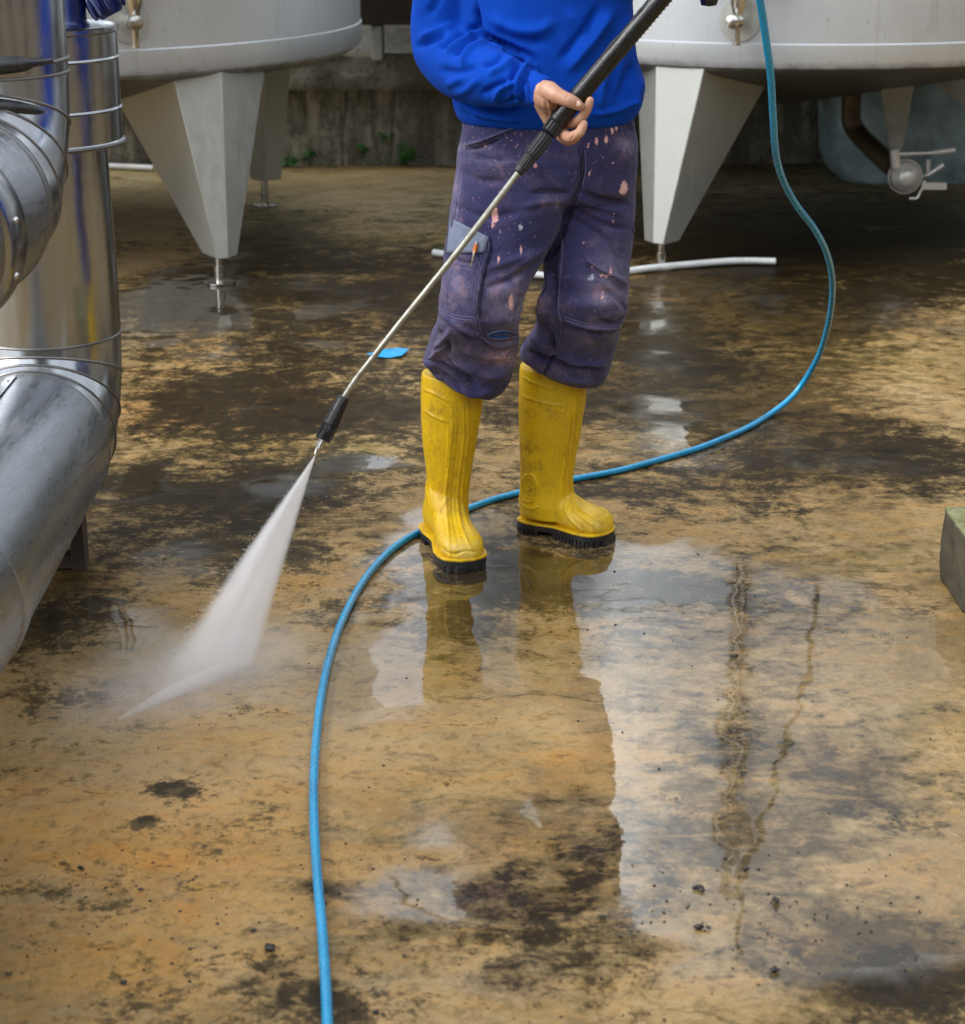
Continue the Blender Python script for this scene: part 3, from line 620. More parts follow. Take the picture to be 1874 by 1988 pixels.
# ------------------------------------------------------------------ ducts
def ring(c, r, rb, axisM, n=56):
    """bead ring of radius r about centre c"""
    prof = [(r-rb*.35+rb*math.cos(t), rb*math.sin(t)) for t in np.linspace(0, 2*PI, 9)]
    return lathe(prof, c, n, M=axisM)
def duct(name, label, X, Yv, zs, Rb, r, ztop, yend, slope=0., extra=None):
    d = empty(name, (X, Yv, zs-Rb-r)); tag(d, label, 'duct', 'silver ducts at the left')
    zh = zs-Rb
    # gored elbow from vertical to horizontal toward -Y
    nG = 4; rings = []
    for i in range(nG+1):
        a = (PI/2)*i/nG
        c = np.array([X, Yv-Rb+Rb*math.cos(a), zs-Rb*math.sin(a)])
        t = Vector((0, -math.sin(a), -math.cos(a)))
        u = np.array([1, 0, 0]); w = np.cross(np.array(t), u)
        k = 1/math.cos(PI/4/nG) if 0 < i < nG else 1
        rings.append([c+r*(math.cos(q)*u+math.sin(q)*w) for q in np.linspace(0, 2*PI, 72, endpoint=False)])
    el = mk('elbow', loft(rings, False), M['duct'], d, sharp=12)
    for i in range(nG+1):
        a = (PI/2)*i/nG; c = np.array([X, Yv-Rb+Rb*math.cos(a), zs-Rb*math.sin(a)])
        mk('bead', ring(c, r*1.004, .0036, Matrix.Rotation(PI-a, 3, 'X')), M['bead'], el)
    prof = [(r, zs), (r*.99, (zs+ztop)/2), (r*.97 if extra else r, ztop)]
    if extra: prof = extra
    mk('riser', lathe(prof, (X, Yv, 0), 72), M['duct'], d, sharp=30)
    y0 = Yv-Rb; dx = slope
    P = [np.array([X, y0-.002, zh]), np.array([X+dx*.5, (y0+yend)/2, zh]), np.array([X+dx, yend, zh])]
    mk('run', tube(P, r*1.005, 72, 12, cap=False), M['duct_rough'], d, sharp=0)
    return d, zh, y0
# low duct
X1, Y1, r1 = -1.005, 4.64, .170
D1, zh1, y01 = duct('insulated_duct', 'rear silver duct that drops from a drum and elbows along the floor', X1, Y1, .452, .215, r1, .885, 1.2, .06,
                    extra=[(r1, .450), (r1*.99, .58), (.162, .885), (.150, .895)])
dr = mk('drum', lathe([(.150, .885), (.189, .885), (.192, .889), (.189, .895), (.186, .897), (.186, .962), (.1895, .966), (.186, .970), (.186, 1.072), (.1895, 1.076), (.186, 1.080), (.186, 1.130), (.191, 1.134), (.191, 1.142), (.183, 1.144), (.176, 1.138), (.10, 1.140), (0, 1.143)], (X1+.012, Y1, 0), 80), M['duct'], D1, sharp=30)
mk('drum_rim', ring((X1+.012, Y1, .8905), .191, .004, Matrix.Identity(3)), M['bead'], dr)
for yy, rr in ((3.46, r1*1.03), (2.6, r1*1.03)):
    s = (y01-yy)/(y01-1.2)*.06
    mk('joint_band', lathe([(rr-.004, -.035), (rr, -.033), (rr+.002, 0), (rr, .033), (rr-.004, .035)], (X1+s, yy, zh1), 72, 'Y'), M['duct_rough'], D1, sharp=30)
# seam strip with screws on top of the run
for k, yy in enumerate(np.arange(4.36, 2.0, -.16)):
    s = (y01-yy)/(y01-1.2)*.06; a = math.radians(101)
    cx_, cz_ = X1+s+(r1+.002)*math.cos(a), zh1+(r1+.002)*math.sin(a)
    mk('screw', ellipsoid((cx_, yy, cz_+.002), (.0055, .0055, .004), 6), M['fit'], D1)
st = MB(); L = []
for yy in (4.41, 1.3):
    s = (y01-yy)/(y01-1.2)*.06
    for da in (-4, 4):
        a = math.radians(101+da); L.append((X1+s+(r1+.0035)*math.cos(a), yy, zh1+(r1+.0035)*math.sin(a)))
st.add(*prism([L[0], L[1], L[3], L[2]], [(p[0], p[1], p[2]+.0015) for p in (L[0], L[1], L[3], L[2])]))
mk('seam_strip', st, M['duct_rough'], D1, smooth=False)
for yy in (4.30, 2.2):
    sp_ = MB()
    for sx in (-.10, .105): sp_.add(*box((X1+.01+sx, yy, .06), (.03, .05, .12)))
    sp_.add(*box((X1+.01, yy, .018), (.21, .046, .03))); mk('support_leg', sp_, M['brownsteel'], D1, bevel=.002)
# blue pump on the drum
pu = empty('blue_motor', (X1+.04, 4.6, 1.2)); tag(pu, 'dark blue motor with a round knob standing on the rear duct drum', 'motor')
pc = W(143, 28, 4.60)
mk('motor_body', lathe([(0, 0), (.036, 0), (.036, .008), (.030, .014), (.028, .30), (0, .30)], (pc[0]-.002, 4.60, 1.142), 28), M['bluepump'], pu)
kb = W(195, -12, 4.60); b_ = MB(); KM = Matrix.Rotation(math.radians(-28), 3, 'Y')
b_.add(*lathe([(0, -.05), (.026, -.05), (.034, -.035), (.038, .04), (.03, .05), (0, .05)], kb, 20, M=KM))
for q in range(10):
    a = q*2*PI/10; o_ = KM @ Vector((.036*math.cos(a), .036*math.sin(a), -.02)); b_.add(*ellipsoid((kb[0]+o_.x, kb[1]+o_.y, kb[2]+o_.z), (.007, .007, .026), 6, KM))
mk('knob', b_, M['bluepump'], pu); mk('neck', tube([(pc[0], 4.62, 1.42), (pc[0]+.03, 4.61, 1.40), tuple(kb)], .012, 10), M['black'], pu)
# near duct
X2, Y2, r2 = -.975, 4.05, .172
D2, zh2, y02 = duct('insulated_duct', 'near silver duct high at the left edge, its ribbed elbow turned to the camera', X2, Y2, 1.105, .225, r2, 2.6, 1.3, 0.)
fl = mk('flange_band', lathe([(r2*.99, -.07), (r2*1.06, -.068), (r2*1.075, -.06), (r2*1.075, .05), (r2*1.055, .06), (r2*1.0, .07)], (X2, 3.50, zh2), 80, 'Y'), M['duct'], D2, sharp=25)
for q in range(12):
    a = q*2*PI/12+.2; mk('bolt', ellipsoid((X2+r2*1.078*math.cos(a), 3.48, zh2+r2*1.078*math.sin(a)), (.006, .008, .006), 6), M['fit'], fl)
for yy in (3.602, 3.616, 3.64, 3.648, 3.682, 3.70, 3.745, 3.751): mk('rib_ring', ring((X2, yy, zh2), r2*1.002, .0014, Matrix.Rotation(PI/2, 3, 'X'), 64), M['duct_rough'], D2)
mk('bead', ring((X2, 3.80, zh2), r2*1.006, .004, Matrix.Rotation(PI/2, 3, 'X'), 64), M['bead'], D2)
mk('clamp_ring', ring((X2, Y2, 1.13), r2*1.008, .004, Matrix.Identity(3), 72), M['bead'], D2)
def arc(z, r, a0, a1, dz=0, n=14): return [(X2+r*math.cos(a), Y2+r*math.sin(a), z+dz*k/(n-1)) for k, a in enumerate(np.linspace(a0, a1, n))]
mk('taped_cable', tube(arc(1.128, r2*1.05, math.radians(-115), math.radians(-28), .006), [.0155]*9+[.0145, .013, .007, .006, .006], 12, 3), M['tape'], D2)
mk('taped_strip', tube(arc(1.085, r2*1.03, math.radians(-118), math.radians(-36), -.045), [.017]*10+[.016, .014, .011, .005], 12, 3), M['tape'], D2)

# ------------------------------------------------------------------ worker
YP = 4.40
person = empty('person', (.14, YP, 0)); tag(person, 'worker in blue sweatshirt, stained navy trousers and yellow boots holding a pressure washer lance', 'person')
def pring(y, xl, xr, Y, hd, n=56, sq=2.3, tilt=0., yaw=0.):
    """horizontal clothing ring whose silhouette spans xl..xr on photo row y at depth Y"""
    a, b = W(xl, y, Y), W(xr, y, Y); c = (a+b)/2; hw = (b[0]-a[0])/2; out = []
    for t in np.linspace(0, 2*PI, n, endpoint=False):
        ct, s = math.cos(t), math.sin(t)
        ex = np.sign(ct)*abs(ct)**(2/sq); ey = np.sign(s)*abs(s)**(2/sq)
        out.append(np.array([c[0]+hw*ex, c[1]+hd*ey+yaw*ex, c[2]+tilt*ex*hw]))
    return out
# trousers
hip = [(185, 900, 1222, YP, .118), (215, 898, 1228, YP, .122), (240, 897, 1232, YP, .125), (270, 894, 1237, YP, .128), (300, 890, 1238, YP, .130), (335, 886, 1236, YP, .128), (362, 882, 1234, YP, .122), (385, 895, 1222, YP, .10)]
legL = [(300, 893, 1090, 4.37, .115), (340, 886, 1112, 4.37, .118), (370, 880, 1106, 4.36, .115), (400, 875, 1099, 4.35, .110), (440, 869, 1086, 4.34, .104), (470, 864, 1071, 4.33, .099), (505, 860, 1057, 4.32, .095), (530, 857, 1041, 4.31, .092), (555, 854, 1027, 4.30, .089), (582, 853, 1017, 4.30, .086), (610, 852, 1010, 4.300, .085),
        (630, 847, 1007, 4.320, .085), (645, 839, 1010, 4.345, .086), (662, 833, 1008, 4.372, .086), (680, 826, 1004, 4.400, .088), (697, 821, 1000, 4.410, .088), (714, 822, 996, 4.420, .086, -.10), (728, 829, 988, 4.430, .082, -.22), (741, 838, 976, 4.430, .076, -.32), (752, 852, 958, 4.430, .064, -.38), (758, 872, 938, 4.430, .04, -.38)]
legR = [(300, 1050, 1236, 4.44, .115), (340, 1050, 1236, 4.44, .118), (370, 1050, 1235, 4.44, .115), (400, 1052, 1234, 4.43, .110), (440, 1056, 1231, 4.42, .104), (470, 1056, 1228, 4.41, .099), (500, 1056, 1225, 4.40, .096), (531, 1058, 1222, 4.39, .092), (554, 1056, 1220, 4.39, .089), (577, 1050, 1219, 4.38, .088), (600, 1043, 1219, 4.391, .088), (617, 1041, 1216, 4.409, .088), (638, 1037, 1206, 4.431, .088), (658, 1026, 1200, 4.462, .088), (678, 1012, 1195, 4.485, .090), (695, 1008, 1190, 4.495, .088, -.04), (710, 1013, 1184, 4.505, .084, -.14), (723, 1025, 1174, 4.505, .076, -.22), (734, 1042, 1158, 4.505, .064, -.26), (741, 1065, 1138, 4.505, .04, -.26)]
def prs(L): return loft([pring(*r[:5], tilt=(r[5] if len(r) > 5 else 0)) for r in L][::-1])
v, nr, f = fuse([prs(hip), prs(legL), prs(legR)], .0038, 6)
NZ = nz(v, (9, 9, 16), 3, 3)*.0034+nz(v, (30, 30, 45), 8, 2)*.0009
v = v+nr*NZ[:, None]
creases = [
 # fly and crotch
 ([(1130, 290), (1132, 330), (1126, 365), (1112, 395)], 4, -.009), ([(1122, 290), (1120, 340), (1114, 360)], 3, .003), ([(1112, 395), (1098, 425), (1082, 470), (1062, 510)], 7, -.012), ([(1128, 372), (1160, 385), (1200, 392), (1228, 398)], 6, -.006), ([(1125, 383), (1160, 400), (1210, 415)], 6, .005), ([(1110, 378), (1070, 372), (1030, 375)], 6, -.005), ([(1112, 388), (1060, 392), (1010, 402)], 7, .004), ([(1115, 400), (1150, 425), (1190, 440), (1225, 445)], 6, -.005),
 ([(1100, 415), (1140, 440), (1180, 470), (1215, 520)], 8, -.005), ([(1108, 405), (1090, 440), (1060, 480), (1000, 520)], 8, .005),
 # pocket lines
 ([(902, 283), (930, 276), (965, 262), (1000, 248)], 3.5, .006), ([(905, 290), (935, 283), (970, 268)], 4, -.006), ([(915, 300), (945, 308), (985, 312)], 5, -.004), ([(895, 235), (893, 300), (885, 380), (875, 440)], 3, .003),
 ([(1222, 224), (1236, 245), (1238, 268)], 4, .006), ([(1215, 228), (1228, 255)], 4, -.006),
 # left thigh
 ([(890, 330), (930, 350), (990, 352)], 8, -.004), ([(880, 400), (940, 420), (1010, 412)], 9, -.004), ([(940, 560), (985, 545), (1030, 520)], 7, -.005), ([(930, 530), (980, 510), (1050, 485)], 8, .004),
 # cargo pocket
 ([(945, 455), (948, 480), (938, 520), (930, 560), (925, 600), (932, 640)], 2.6, .007), ([(951, 455), (953, 485), (943, 522), (935, 562), (930, 602), (936, 640)], 3, -.005), ([(858, 446), (860, 480), (856, 520), (853, 590)], 3.5, .004), ([(856, 608), (880, 625), (915, 645), (932, 652)], 4, .006), ([(856, 618), (880, 637), (912, 656), (935, 662)], 4.5, -.010), ([(870, 500), (905, 510), (928, 505)], 4, -.004),
 # knee seam / folds left
 ([(935, 652), (965, 668), (1000, 664), (1010, 652)], 3.5, .006), ([(935, 661), (965, 677), (1000, 673)], 4, -.006), ([(848, 640), (868, 668), (872, 690)], 5, -.010), ([(845, 672), (860, 660), (875, 640)], 6, .008), ([(840, 700), (850, 680), (865, 672)], 4, .008), ([(845, 700), (860, 712), (900, 735), (930, 752)], 7, -.012), ([(870, 690), (900, 710), (950, 728), (985, 722)], 8, .008), ([(862, 690), (900, 722), (940, 742)], 5, -.006), ([(826, 690), (840, 720), (860, 745)], 6, .008), ([(832, 712), (870, 735), (905, 762)], 5, -.008), ([(880, 750), (920, 765), (960, 755)], 6, .006), ([(900, 672), (945, 690), (990, 690)], 8, .006),
 ([(845, 700), (842, 682), (852, 668)], 3, .004),
 # right leg
 ([(1085, 440), (1092, 480), (1086, 540), (1084, 600), (1090, 630), (1078, 690)], 2.4, .004), ([(1094, 620), (1140, 632), (1180, 636), (1206, 634)], 3.5, .006), ([(1094, 628), (1140, 641), (1180, 646), (1205, 643)], 4, -.006), ([(1140, 505), (1170, 525), (1200, 540), (1220, 552)], 5, .005), ([(1130, 510), (1170, 536), (1215, 565)], 6, -.003), ([(1055, 520), (1070, 550), (1060, 590), (1050, 620)], 8, .008), ([(1072, 520), (1080, 560), (1070, 610)], 7, -.009), ([(1042, 625), (1065, 650), (1075, 680), (1078, 692)], 7, -.012), ([(1030, 655), (1050, 662), (1060, 685)], 6, .009), ([(1020, 680), (1060, 700), (1110, 712), (1165, 712)], 7, -.012), ([(1015, 695), (1045, 715), (1065, 728)], 6, .006), ([(1078, 692), (1065, 712), (1052, 735)], 3, -.009), ([(1085, 690), (1130, 705), (1180, 706)], 7, .008), ([(1070, 725), (1110, 738), (1150, 740)], 6, .005), ([(1170, 560), (1210, 590), (1218, 612)], 6, -.005), ([(1165, 622), (1195, 628), (1218, 612)], 4, -.007), ([(1062, 562), (1056, 600), (1044, 640)], 5, .005),
 ([(1230, 440), (1236, 455), (1236, 478)], 3.5, .010),
]
v = folds(v, nr, [(c[0], c[1]*.85, c[2]*1.8) for c in creases])
P2 = proj(v); facing = (nr @ np.array([0, -1, 0])) > -.1
def ell(P, L):
    r = np.zeros(len(P))
    for (x, y, rx, ry, a) in L: r = np.maximum(r, a*np.clip(1.35-np.sqrt(((P[:, 0]-x)/rx)**2+((P[:, 1]-y)/ry)**2)*.75, 0, 1))
    return r
def gau(P, L):
    r = np.zeros(len(P))
    for (x, y, rx, ry, a) in L: r += a*np.exp(-((P[:, 0]-x)/rx)**2-((P[:, 1]-y)/ry)**2)
    return np.clip(r, 0, 1)
fade = gau(P2, [(990, 590, 45, 55, .8), (890, 560, 40, 60, .5), (975, 690, 40, 25, .9), (1180, 570, 40, 50, .7), (1190, 500, 40, 40, .3), (1150, 660, 60, 30, .35), (860, 680, 30, 60, .5), (1060, 600, 30, 60, .3), (900, 700, 60, 40, .25), (1214, 280, 18, 18, .7), (885, 400, 10, 120, .6), (1075, 390, 22, 14, .5), (1045, 730, 40, 20, .3), (960, 320, 50, 30, .25), (905, 285, 40, 8, .6), (1130, 730, 70, 25, .2)])
pink = ell(P2, [(961, 418, 5.5, 14, 1), (957, 436, 2.5, 7, .9), (992, 586, 4.5, 14, .9), (1212, 364, 6, 12, 1), (1210, 371, 7, 5, 1), (1184, 234, 5, 5, .9), (1189, 255, 3, 6, .9), (1177, 271, 4, 7, .9), (1158, 274, 3, 7, .9), (1197, 249, 2.5, 5, .8), (1142, 283, 2.5, 5, .8), (1206, 222, 4, 3, .8), (1040, 321, 4, 4, .9), (968, 502, 3, 9, .7), (1012, 486, 2.5, 8, .7), (1186, 527, 3, 10, .7), (1171, 575, 5, 12, .55), (1169, 534, 4, 3, .8), (1177, 536, 3, 4, .8), (1145, 337, 2.5, 5, .7), (1190, 317, 2, 4, .6), (943, 283, 3, 3, .7), (1193, 413, 2.5, 3, .7), (1190, 430, 2.5, 3, .6), (975, 695, 28, 16, .46), (1133, 470, 2.5, 5, .6), (1150, 518, 3, 4, .6)])
whit = ell(P2, [(1011, 441, 3.5, 7, .9), (972, 450, 2.2, 8, .7), (1147, 541, 9, 4, .7), (1150, 536, 4, 6, .7), (1030, 431, 2, 2.5, .7), (1039, 458, 2, 3, .7), (1033, 500, 2, 3, .6), (845, 741, 4, 4, .6)])
trousers = mk('trousers', (v, f), M['pants'], person, sharp=0, recalc=False)
ca = trousers.data.color_attributes.new('wear', 'FLOAT_COLOR', 'POINT')
ca.data.foreach_set('color', (np.stack([fade, pink, whit, np.ones(len(v))], 1)*np.where(facing, 1, 0)[:, None]).ravel())
def patch(name, outline, m, host, off=.003, thick=.002, n=9):
    """cloth patch lying on a garment; outline = quad tl,tr,br,bl on the photo grid"""
    tl, tr, br, bl = [np.array(p, float) for p in outline]; g = []
    for j in range(n):
        for i in range(n):
            a = tl+(tr-tl)*i/(n-1); b = bl+(br-bl)*i/(n-1); g.append(a+(b-a)*j/(n-1))
    pts = raster(host, g, off)
    if len(pts) < n*n: return None
    vs = [tuple(p) for p in pts]+[tuple(p+np.array([0, thick, 0])) for p in pts]; fs = []
    for j in range(n-1):
        for i in range(n-1):
            a = j*n+i; fs += [(a, a+n, a+n+1, a+1), (a+n*n, a+n*n+1, a+n*n+n+1, a+n*n+n)]
    ed = [i for i in range(n)]+[n*j+n-1 for j in range(1, n)]+[n*(n-1)+i for i in range(n-2, -1, -1)]+[n*j for j in range(n-2, 0, -1)]
    for a, b in zip(ed, ed[1:]+ed[:1]): fs.append((a, b, b+n*n, a+n*n))
    return mk(name, (vs, fs), m, host, sharp=0)
patch('pocket_lining', [(874, 423), (949, 460), (941, 490), (867, 492)], M['lining'], trousers, .004)
patch('pocket_flap', [(859.5, 446), (873, 446), (868, 512), (858, 512)], M['pants'], trousers, .005, .003)
patch('side_tab', [(1229, 440), (1239, 445), (1240, 476), (1230, 484)], M['pants'], trousers, .004, .003)
patch('label_tab', [(892, 254), (901, 254), (897, 300), (889, 300)], M['tape'], trousers, .003, .002, 6)
def seamline(pts, r=.0009, off=.0008):
    p = raster(trousers, crom(np.array(pts, float), 8), off)
    return tube(p, r, 6, 1, smooth=False) if len(p) > 3 else None
sm = MB()
for L in ([(902, 224), (899, 270), (893, 330), (885, 400), (880, 425)], [(909, 226), (906, 270), (899, 330), (892, 400), (888, 428)], [(905, 281), (935, 273), (968, 259), (1000, 247)], [(905, 288), (936, 280), (970, 266)], [(1129, 290), (1131, 325), (1124, 362), (1114, 390)], [(1136, 292), (1137, 330), (1130, 365)],
          [(947, 458), (949, 482), (939, 522), (930, 562), (925, 602), (933, 640), (925, 651)], [(935, 495), (928, 530), (922, 570), (919, 606), (925, 636)], [(856, 600), (885, 612), (922, 616)], [(858, 605), (885, 618), (920, 622)], [(932, 654), (965, 668), (998, 665), (1010, 654)], [(936, 659), (966, 673), (1000, 669)],
          [(1086, 445), (1093, 485), (1087, 545), (1085, 600), (1090, 632), (1085, 665), (1078, 690)], [(1094, 615), (1140, 628), (1180, 633), (1205, 631)], [(1096, 621), (1140, 634), (1180, 639), (1204, 637)], [(1140, 505), (1170, 524), (1200, 539), (1220, 552)], [(1223, 500), (1221, 560), (1218, 612)], [(870, 690), (868, 678), (875, 668), (884, 645)], [(843, 690), (858, 672), (872, 668)], [(845, 692), (846, 705), (862, 715)], [(1217, 226), (1230, 243), (1232, 262)], [(861, 508), (905, 514), (928, 502)]):
    s = seamline(L)
    if s: mk('stitching', s, M['seam'], trousers, sharp=0)
# torn knee: blue cloth showing behind a frayed slit
def tear():
    out = []; n = 22
    for k in range(n):
        a = 2*PI*k/n; rx = 28; ry = 9+1.2*math.sin(3*a)
        yy = 649.5+ry*math.sin(a)*(1 if math.sin(a) > 0 else .75); out.append((975+rx*math.cos(a)*(1+.04*math.sin(5*a)), yy-4*math.cos(a)*.3))
    p = raster(trousers, out, .004); c = sum(p)/len(p)+np.array([0, -.002, 0]); vs = [tuple(q) for q in p]+[tuple(c)]
    q = mk('knee_tear', (vs, [(i, (i+1) % n, n) for i in range(n)]), M['tear'], trousers, sharp=0); tag(q, 'torn knee showing bright blue cloth beneath')
    mk('frayed_edge', tube([np.array(x) for x in p]+[p[0]], .0014, 6, 2), M['seam'], q)
tear()
# pen in the cargo pocket
pen = empty('pen', tuple(W(918, 500, 4.2))); tag(pen, 'orange and silver ballpoint pen clipped in the trouser side pocket', 'pen')
pp = raster(trousers, [(924.5, 474), (922, 486), (919, 497), (914, 517)], .009)
mk('barrel', tube([pp[0], pp[1], (pp[1]+pp[2])/2], .0042, 12, smooth=False), M['orange'], pen)
mk('clicker', tube([pp[0]+(pp[0]-pp[1])*.4, pp[0]], .0026, 10, smooth=False), M['fit'], pen)
mk('clip', tube([pp[1]+np.array([0, -.006, 0]), pp[2]+np.array([0, -.006, 0]), pp[3]+np.array([0, -.003, 0])], [.0026, .003, .0012], 8, smooth=False), M['fit'], pen)

# sweatshirt
tor = [(238, 905, 1222, YP, .118), (233, 894, 1230, YP, .130), (222, 886, 1238, YP, .138), (205, 880, 1247, YP, .143), (185, 878, 1251, YP, .146), (168, 878, 1254, YP, .146), (150, 880, 1252, YP, .144), (130, 882, 1245, YP, .141), (108, 884, 1238, YP, .139), (75, 886, 1234, YP, .137), (35, 888, 1230, YP, .135), (0, 889, 1227, YP, .133)]
TX = .142
def wring(z, hw, hd, cx=TX, cy=YP, n=56, sq=2.3):
    out = []
    for t in np.linspace(0, 2*PI, n, endpoint=False):
        ct, s = math.cos(t), math.sin(t); out.append(np.array([cx+hw*np.sign(ct)*abs(ct)**(2/sq), cy+hd*np.sign(s)*abs(s)**(2/sq), z]))
    return out
tr_ = [pring(*r) for r in tor]+[wring(1.30, .195, .128), wring(1.37, .198, .12), wring(1.42, .185, .105), wring(1.455, .14, .088), wring(1.48, .085, .07), wring(1.50, .065, .06)]
slL = [(np.array([-.035, 4.41, 1.425]), .072), (np.array([-.065, 4.42, 1.33]), .072), (W(864, 0, 4.42), .0685), (W(862, 50, 4.42), .071), (W(868, 95, 4.40), .0725), (W(895, 126, 4.34), .069), (W(930, 143, 4.27), .0645), (W(968, 155, 4.21), .055), (W(1000, 163, 4.175), .047), (W(1018, 168, 4.16), .041), (W(1028, 170, 4.15), .0345), (W(1044, 175, 4.135), .0335), (W(1060, 181, 4.12), .031)]
slR = [(np.array([.32, 4.41, 1.425]), .072), (np.array([.40, 4.45, 1.38]), .07), (np.array([.50, 4.50, 1.345]), .068), (np.array([.56, 4.48, 1.34]), .065), (np.array([.57, 4.40, 1.36]), .056), (np.array([.545, 4.27, 1.375]), .046), (np.array([.53, 4.22, 1.38]), .036)]
v, nr, f = fuse([loft(tr_), tube([p for p, r in slL], [r for p, r in slL], 32, 6), tube([p for p, r in slR], [r for p, r in slR], 28, 6)], .0048, 6)
v = v+nr*(nz(v, (8, 8, 6), 1, 2)*.003+nz(v, (22, 22, 14), 4, 2)*.0014)[:, None]
sc = [
 ([(924, 20), (925, 48), (905, 60)], 6, -.012), ([(905, 62), (880, 75), (850, 92)], 7, -.010), ([(925, 55), (900, 78), (868, 104)], 5, .009), ([(930, 68), (905, 86), (880, 108)], 5, -.010), ([(945, 78), (920, 90), (905, 108), (900, 128)], 6, .008), ([(865, 65), (835, 78), (808, 92)], 7, -.008), ([(880, 50), (850, 60), (815, 75)], 8, .006), ([(830, 30), (845, 10), (860, -20)], 10, -.005),
 ([(940, 72), (975, 95), (1010, 112)], 4, .006), ([(935, 66), (975, 86), (1020, 108)], 6, -.014), ([(985, 100), (960, 118), (935, 128)], 6, -.008), ([(1000, 110), (980, 130), (950, 145)], 6, .007), ([(1018, 114), (1000, 135), (990, 160)], 6, -.009), ([(1028, 118), (1015, 140), (1006, 170), (1008, 196)], 6, .008), ([(1018, 150), (1012, 175), (1018, 200)], 4, -.008), ([(1000, 160), (975, 172), (960, 196)], 6, .008), ([(985, 155), (955, 170), (935, 185)], 7, -.008), ([(1003, 185), (990, 200), (965, 206)], 6, -.007), ([(900, 150), (880, 160), (865, 165)], 9, .005), ([(925, 128), (890, 140), (850, 135)], 9, -.006), ([(935, 150), (905, 175), (880, 180)], 9, .005),
 ([(1034, 122), (1042, 130), (1040, 145)], 4, .006), ([(1024, 130), (1022, 160), (1030, 195)], 3, -.007),
 # sleeve edge shadow on the body
 ([(925, 0), (926, 30), (938, 66), (980, 84), (1030, 108), (1048, 130)], 5, -.010),
 # body folds
 ([(950, 30), (990, 55), (1040, 60), (1080, 40)], 14, .006), ([(960, 55), (1000, 75), (1060, 82)], 10, -.006), ([(1190, 20), (1150, 80), (1100, 140)], 12, .008), ([(1165, 10), (1130, 65), (1085, 120)], 10, -.007), ([(1100, 20), (1130, 60), (1120, 110)], 12, .004), ([(1235, 120), (1215, 160), (1200, 200)], 12, -.008), ([(1250, 150), (1235, 185), (1225, 205)], 8, .006), ([(1180, 120), (1170, 170), (1165, 215)], 10, .005), ([(1205, 90), (1190, 150), (1180, 200)], 9, -.005), ([(1225, 30), (1210, 70), (1205, 110)], 10, .006),
 ([(885, 192), (910, 212), (960, 226), (1020, 232)], 6, .008), ([(880, 190), (900, 196), (920, 206)], 4, -.008), ([(925, 207), (970, 214), (1015, 205)], 5, -.012), ([(900, 205), (915, 218), (918, 226)], 4, -.005), ([(1150, 222), (1200, 212), (1240, 190)], 6, .007),
]
v = folds(v, nr, [(c[0], c[1]*.82, c[2]*1.7) for c in sc])
sweat = mk('sweatshirt', (v, f), M['sweat'], person, sharp=0, recalc=False)

# body: neck, head, hands (one mesh)
def chain(pts, rad, n=14, k=5): return tube(pts, rad, n, k, dome=True)
hp = []
BY = 4.10
hp.append(chain([W(1047, 178, 4.132), W(1054, 181, 4.122), W(1064, 188, 4.11)], [.018, .026, .026], 18))          # wrist
hp.append(chain([W(1056, 178, 4.115), W(1066, 188, 4.118), W(1078, 205, 4.125)], [.024, .028, .022], 18))          # thenar side
hp.append(chain([W(1052, 192, 4.125), W(1060, 212, 4.135), W(1070, 236, 4.14)], [.020, .018, .015], 16))          # heel of hand / back
hp.append(chain([W(1056, 190, 4.135), W(1075, 215, 4.145), W(1095, 232, 4.14)], [.022, .020, .016], 16))
hp.append(chain([W(1060, 200, 4.135), W(1074, 230, 4.14), W(1090, 256, 4.13)], [.018, .018, .014], 16))
hp.append(chain([W(1066, 176, 4.095), W(1082, 185, 4.078), W(1094, 190, 4.070)], [.020, .0165, .0145], 16))          # thumb base
hp.append(chain([W(1090, 188.5, 4.071), W(1104, 194, 4.064), W(1117, 200, 4.066), W(1125, 205, 4.070)], [.0145, .0138, .0122, .0098], 16))
hp.append(chain([W(1100, 238, 4.125), W(1112, 239, 4.108), W(1128, 229, 4.092), W(1138, 216, 4.086), W(1143, 204, 4.084), W(1146, 194.5, 4.083)], [.0105, .0105, .010, .0092, .0088, .0076], 14))  # index
hp.append(chain([W(1088, 254, 4.125), W(1096, 262, 4.100), W(1106, 267, 4.082)], [.0115, .0115, .0108], 14))          # middle
hp.append(chain([W(1106, 267, 4.082), W(1118, 262, 4.070), W(1126, 257, 4.066)], [.0105, .0102, .0098], 14))
hp.append(chain([W(1126, 257, 4.067), W(1131, 247, 4.070), W(1134, 240, 4.074)], [.0098, .0092, .0076], 14))
hp.append(chain([W(1086, 258, 4.14), W(1096, 270, 4.122), W(1108, 272, 4.105), W(1120, 264, 4.095), W(1128, 250, 4.094)], [.0105, .0102, .0098, .0092, .0078], 14))  # ring
hp.append(chain([W(1082, 256, 4.15), W(1090, 267, 4.142), W(1100, 270, 4.130), W(1110, 262, 4.122)], [.0098, .0090, .0085, .007], 14))  # little finger
hv, hn, hf = fuse(hp, .0014, 4)
hc = [([(1118, 253), (1113, 262), (1109, 272)], 1.0, -.0022), ([(1122, 254), (1125, 262), (1127, 266)], .9, -.0018), ([(1103, 186), (1101, 190)], 1.2, -.0012), ([(1100, 187), (1098, 193)], 1.2, -.001), ([(1127, 222), (1132, 228)], 1.2, -.0014), ([(1066, 195), (1075, 205), (1082, 205)], 2.5, -.004), ([(1059, 195), (1062, 214), (1066, 228)], 1.8, -.002), ([(1066, 200), (1070, 216), (1074, 224)], 1.6, .0015), ([(1072, 206), (1075, 220)], 1.5, -.0015), ([(1106, 235), (1112, 232)], 1.2, -.0012)]
hv = folds(hv, hn, hc)
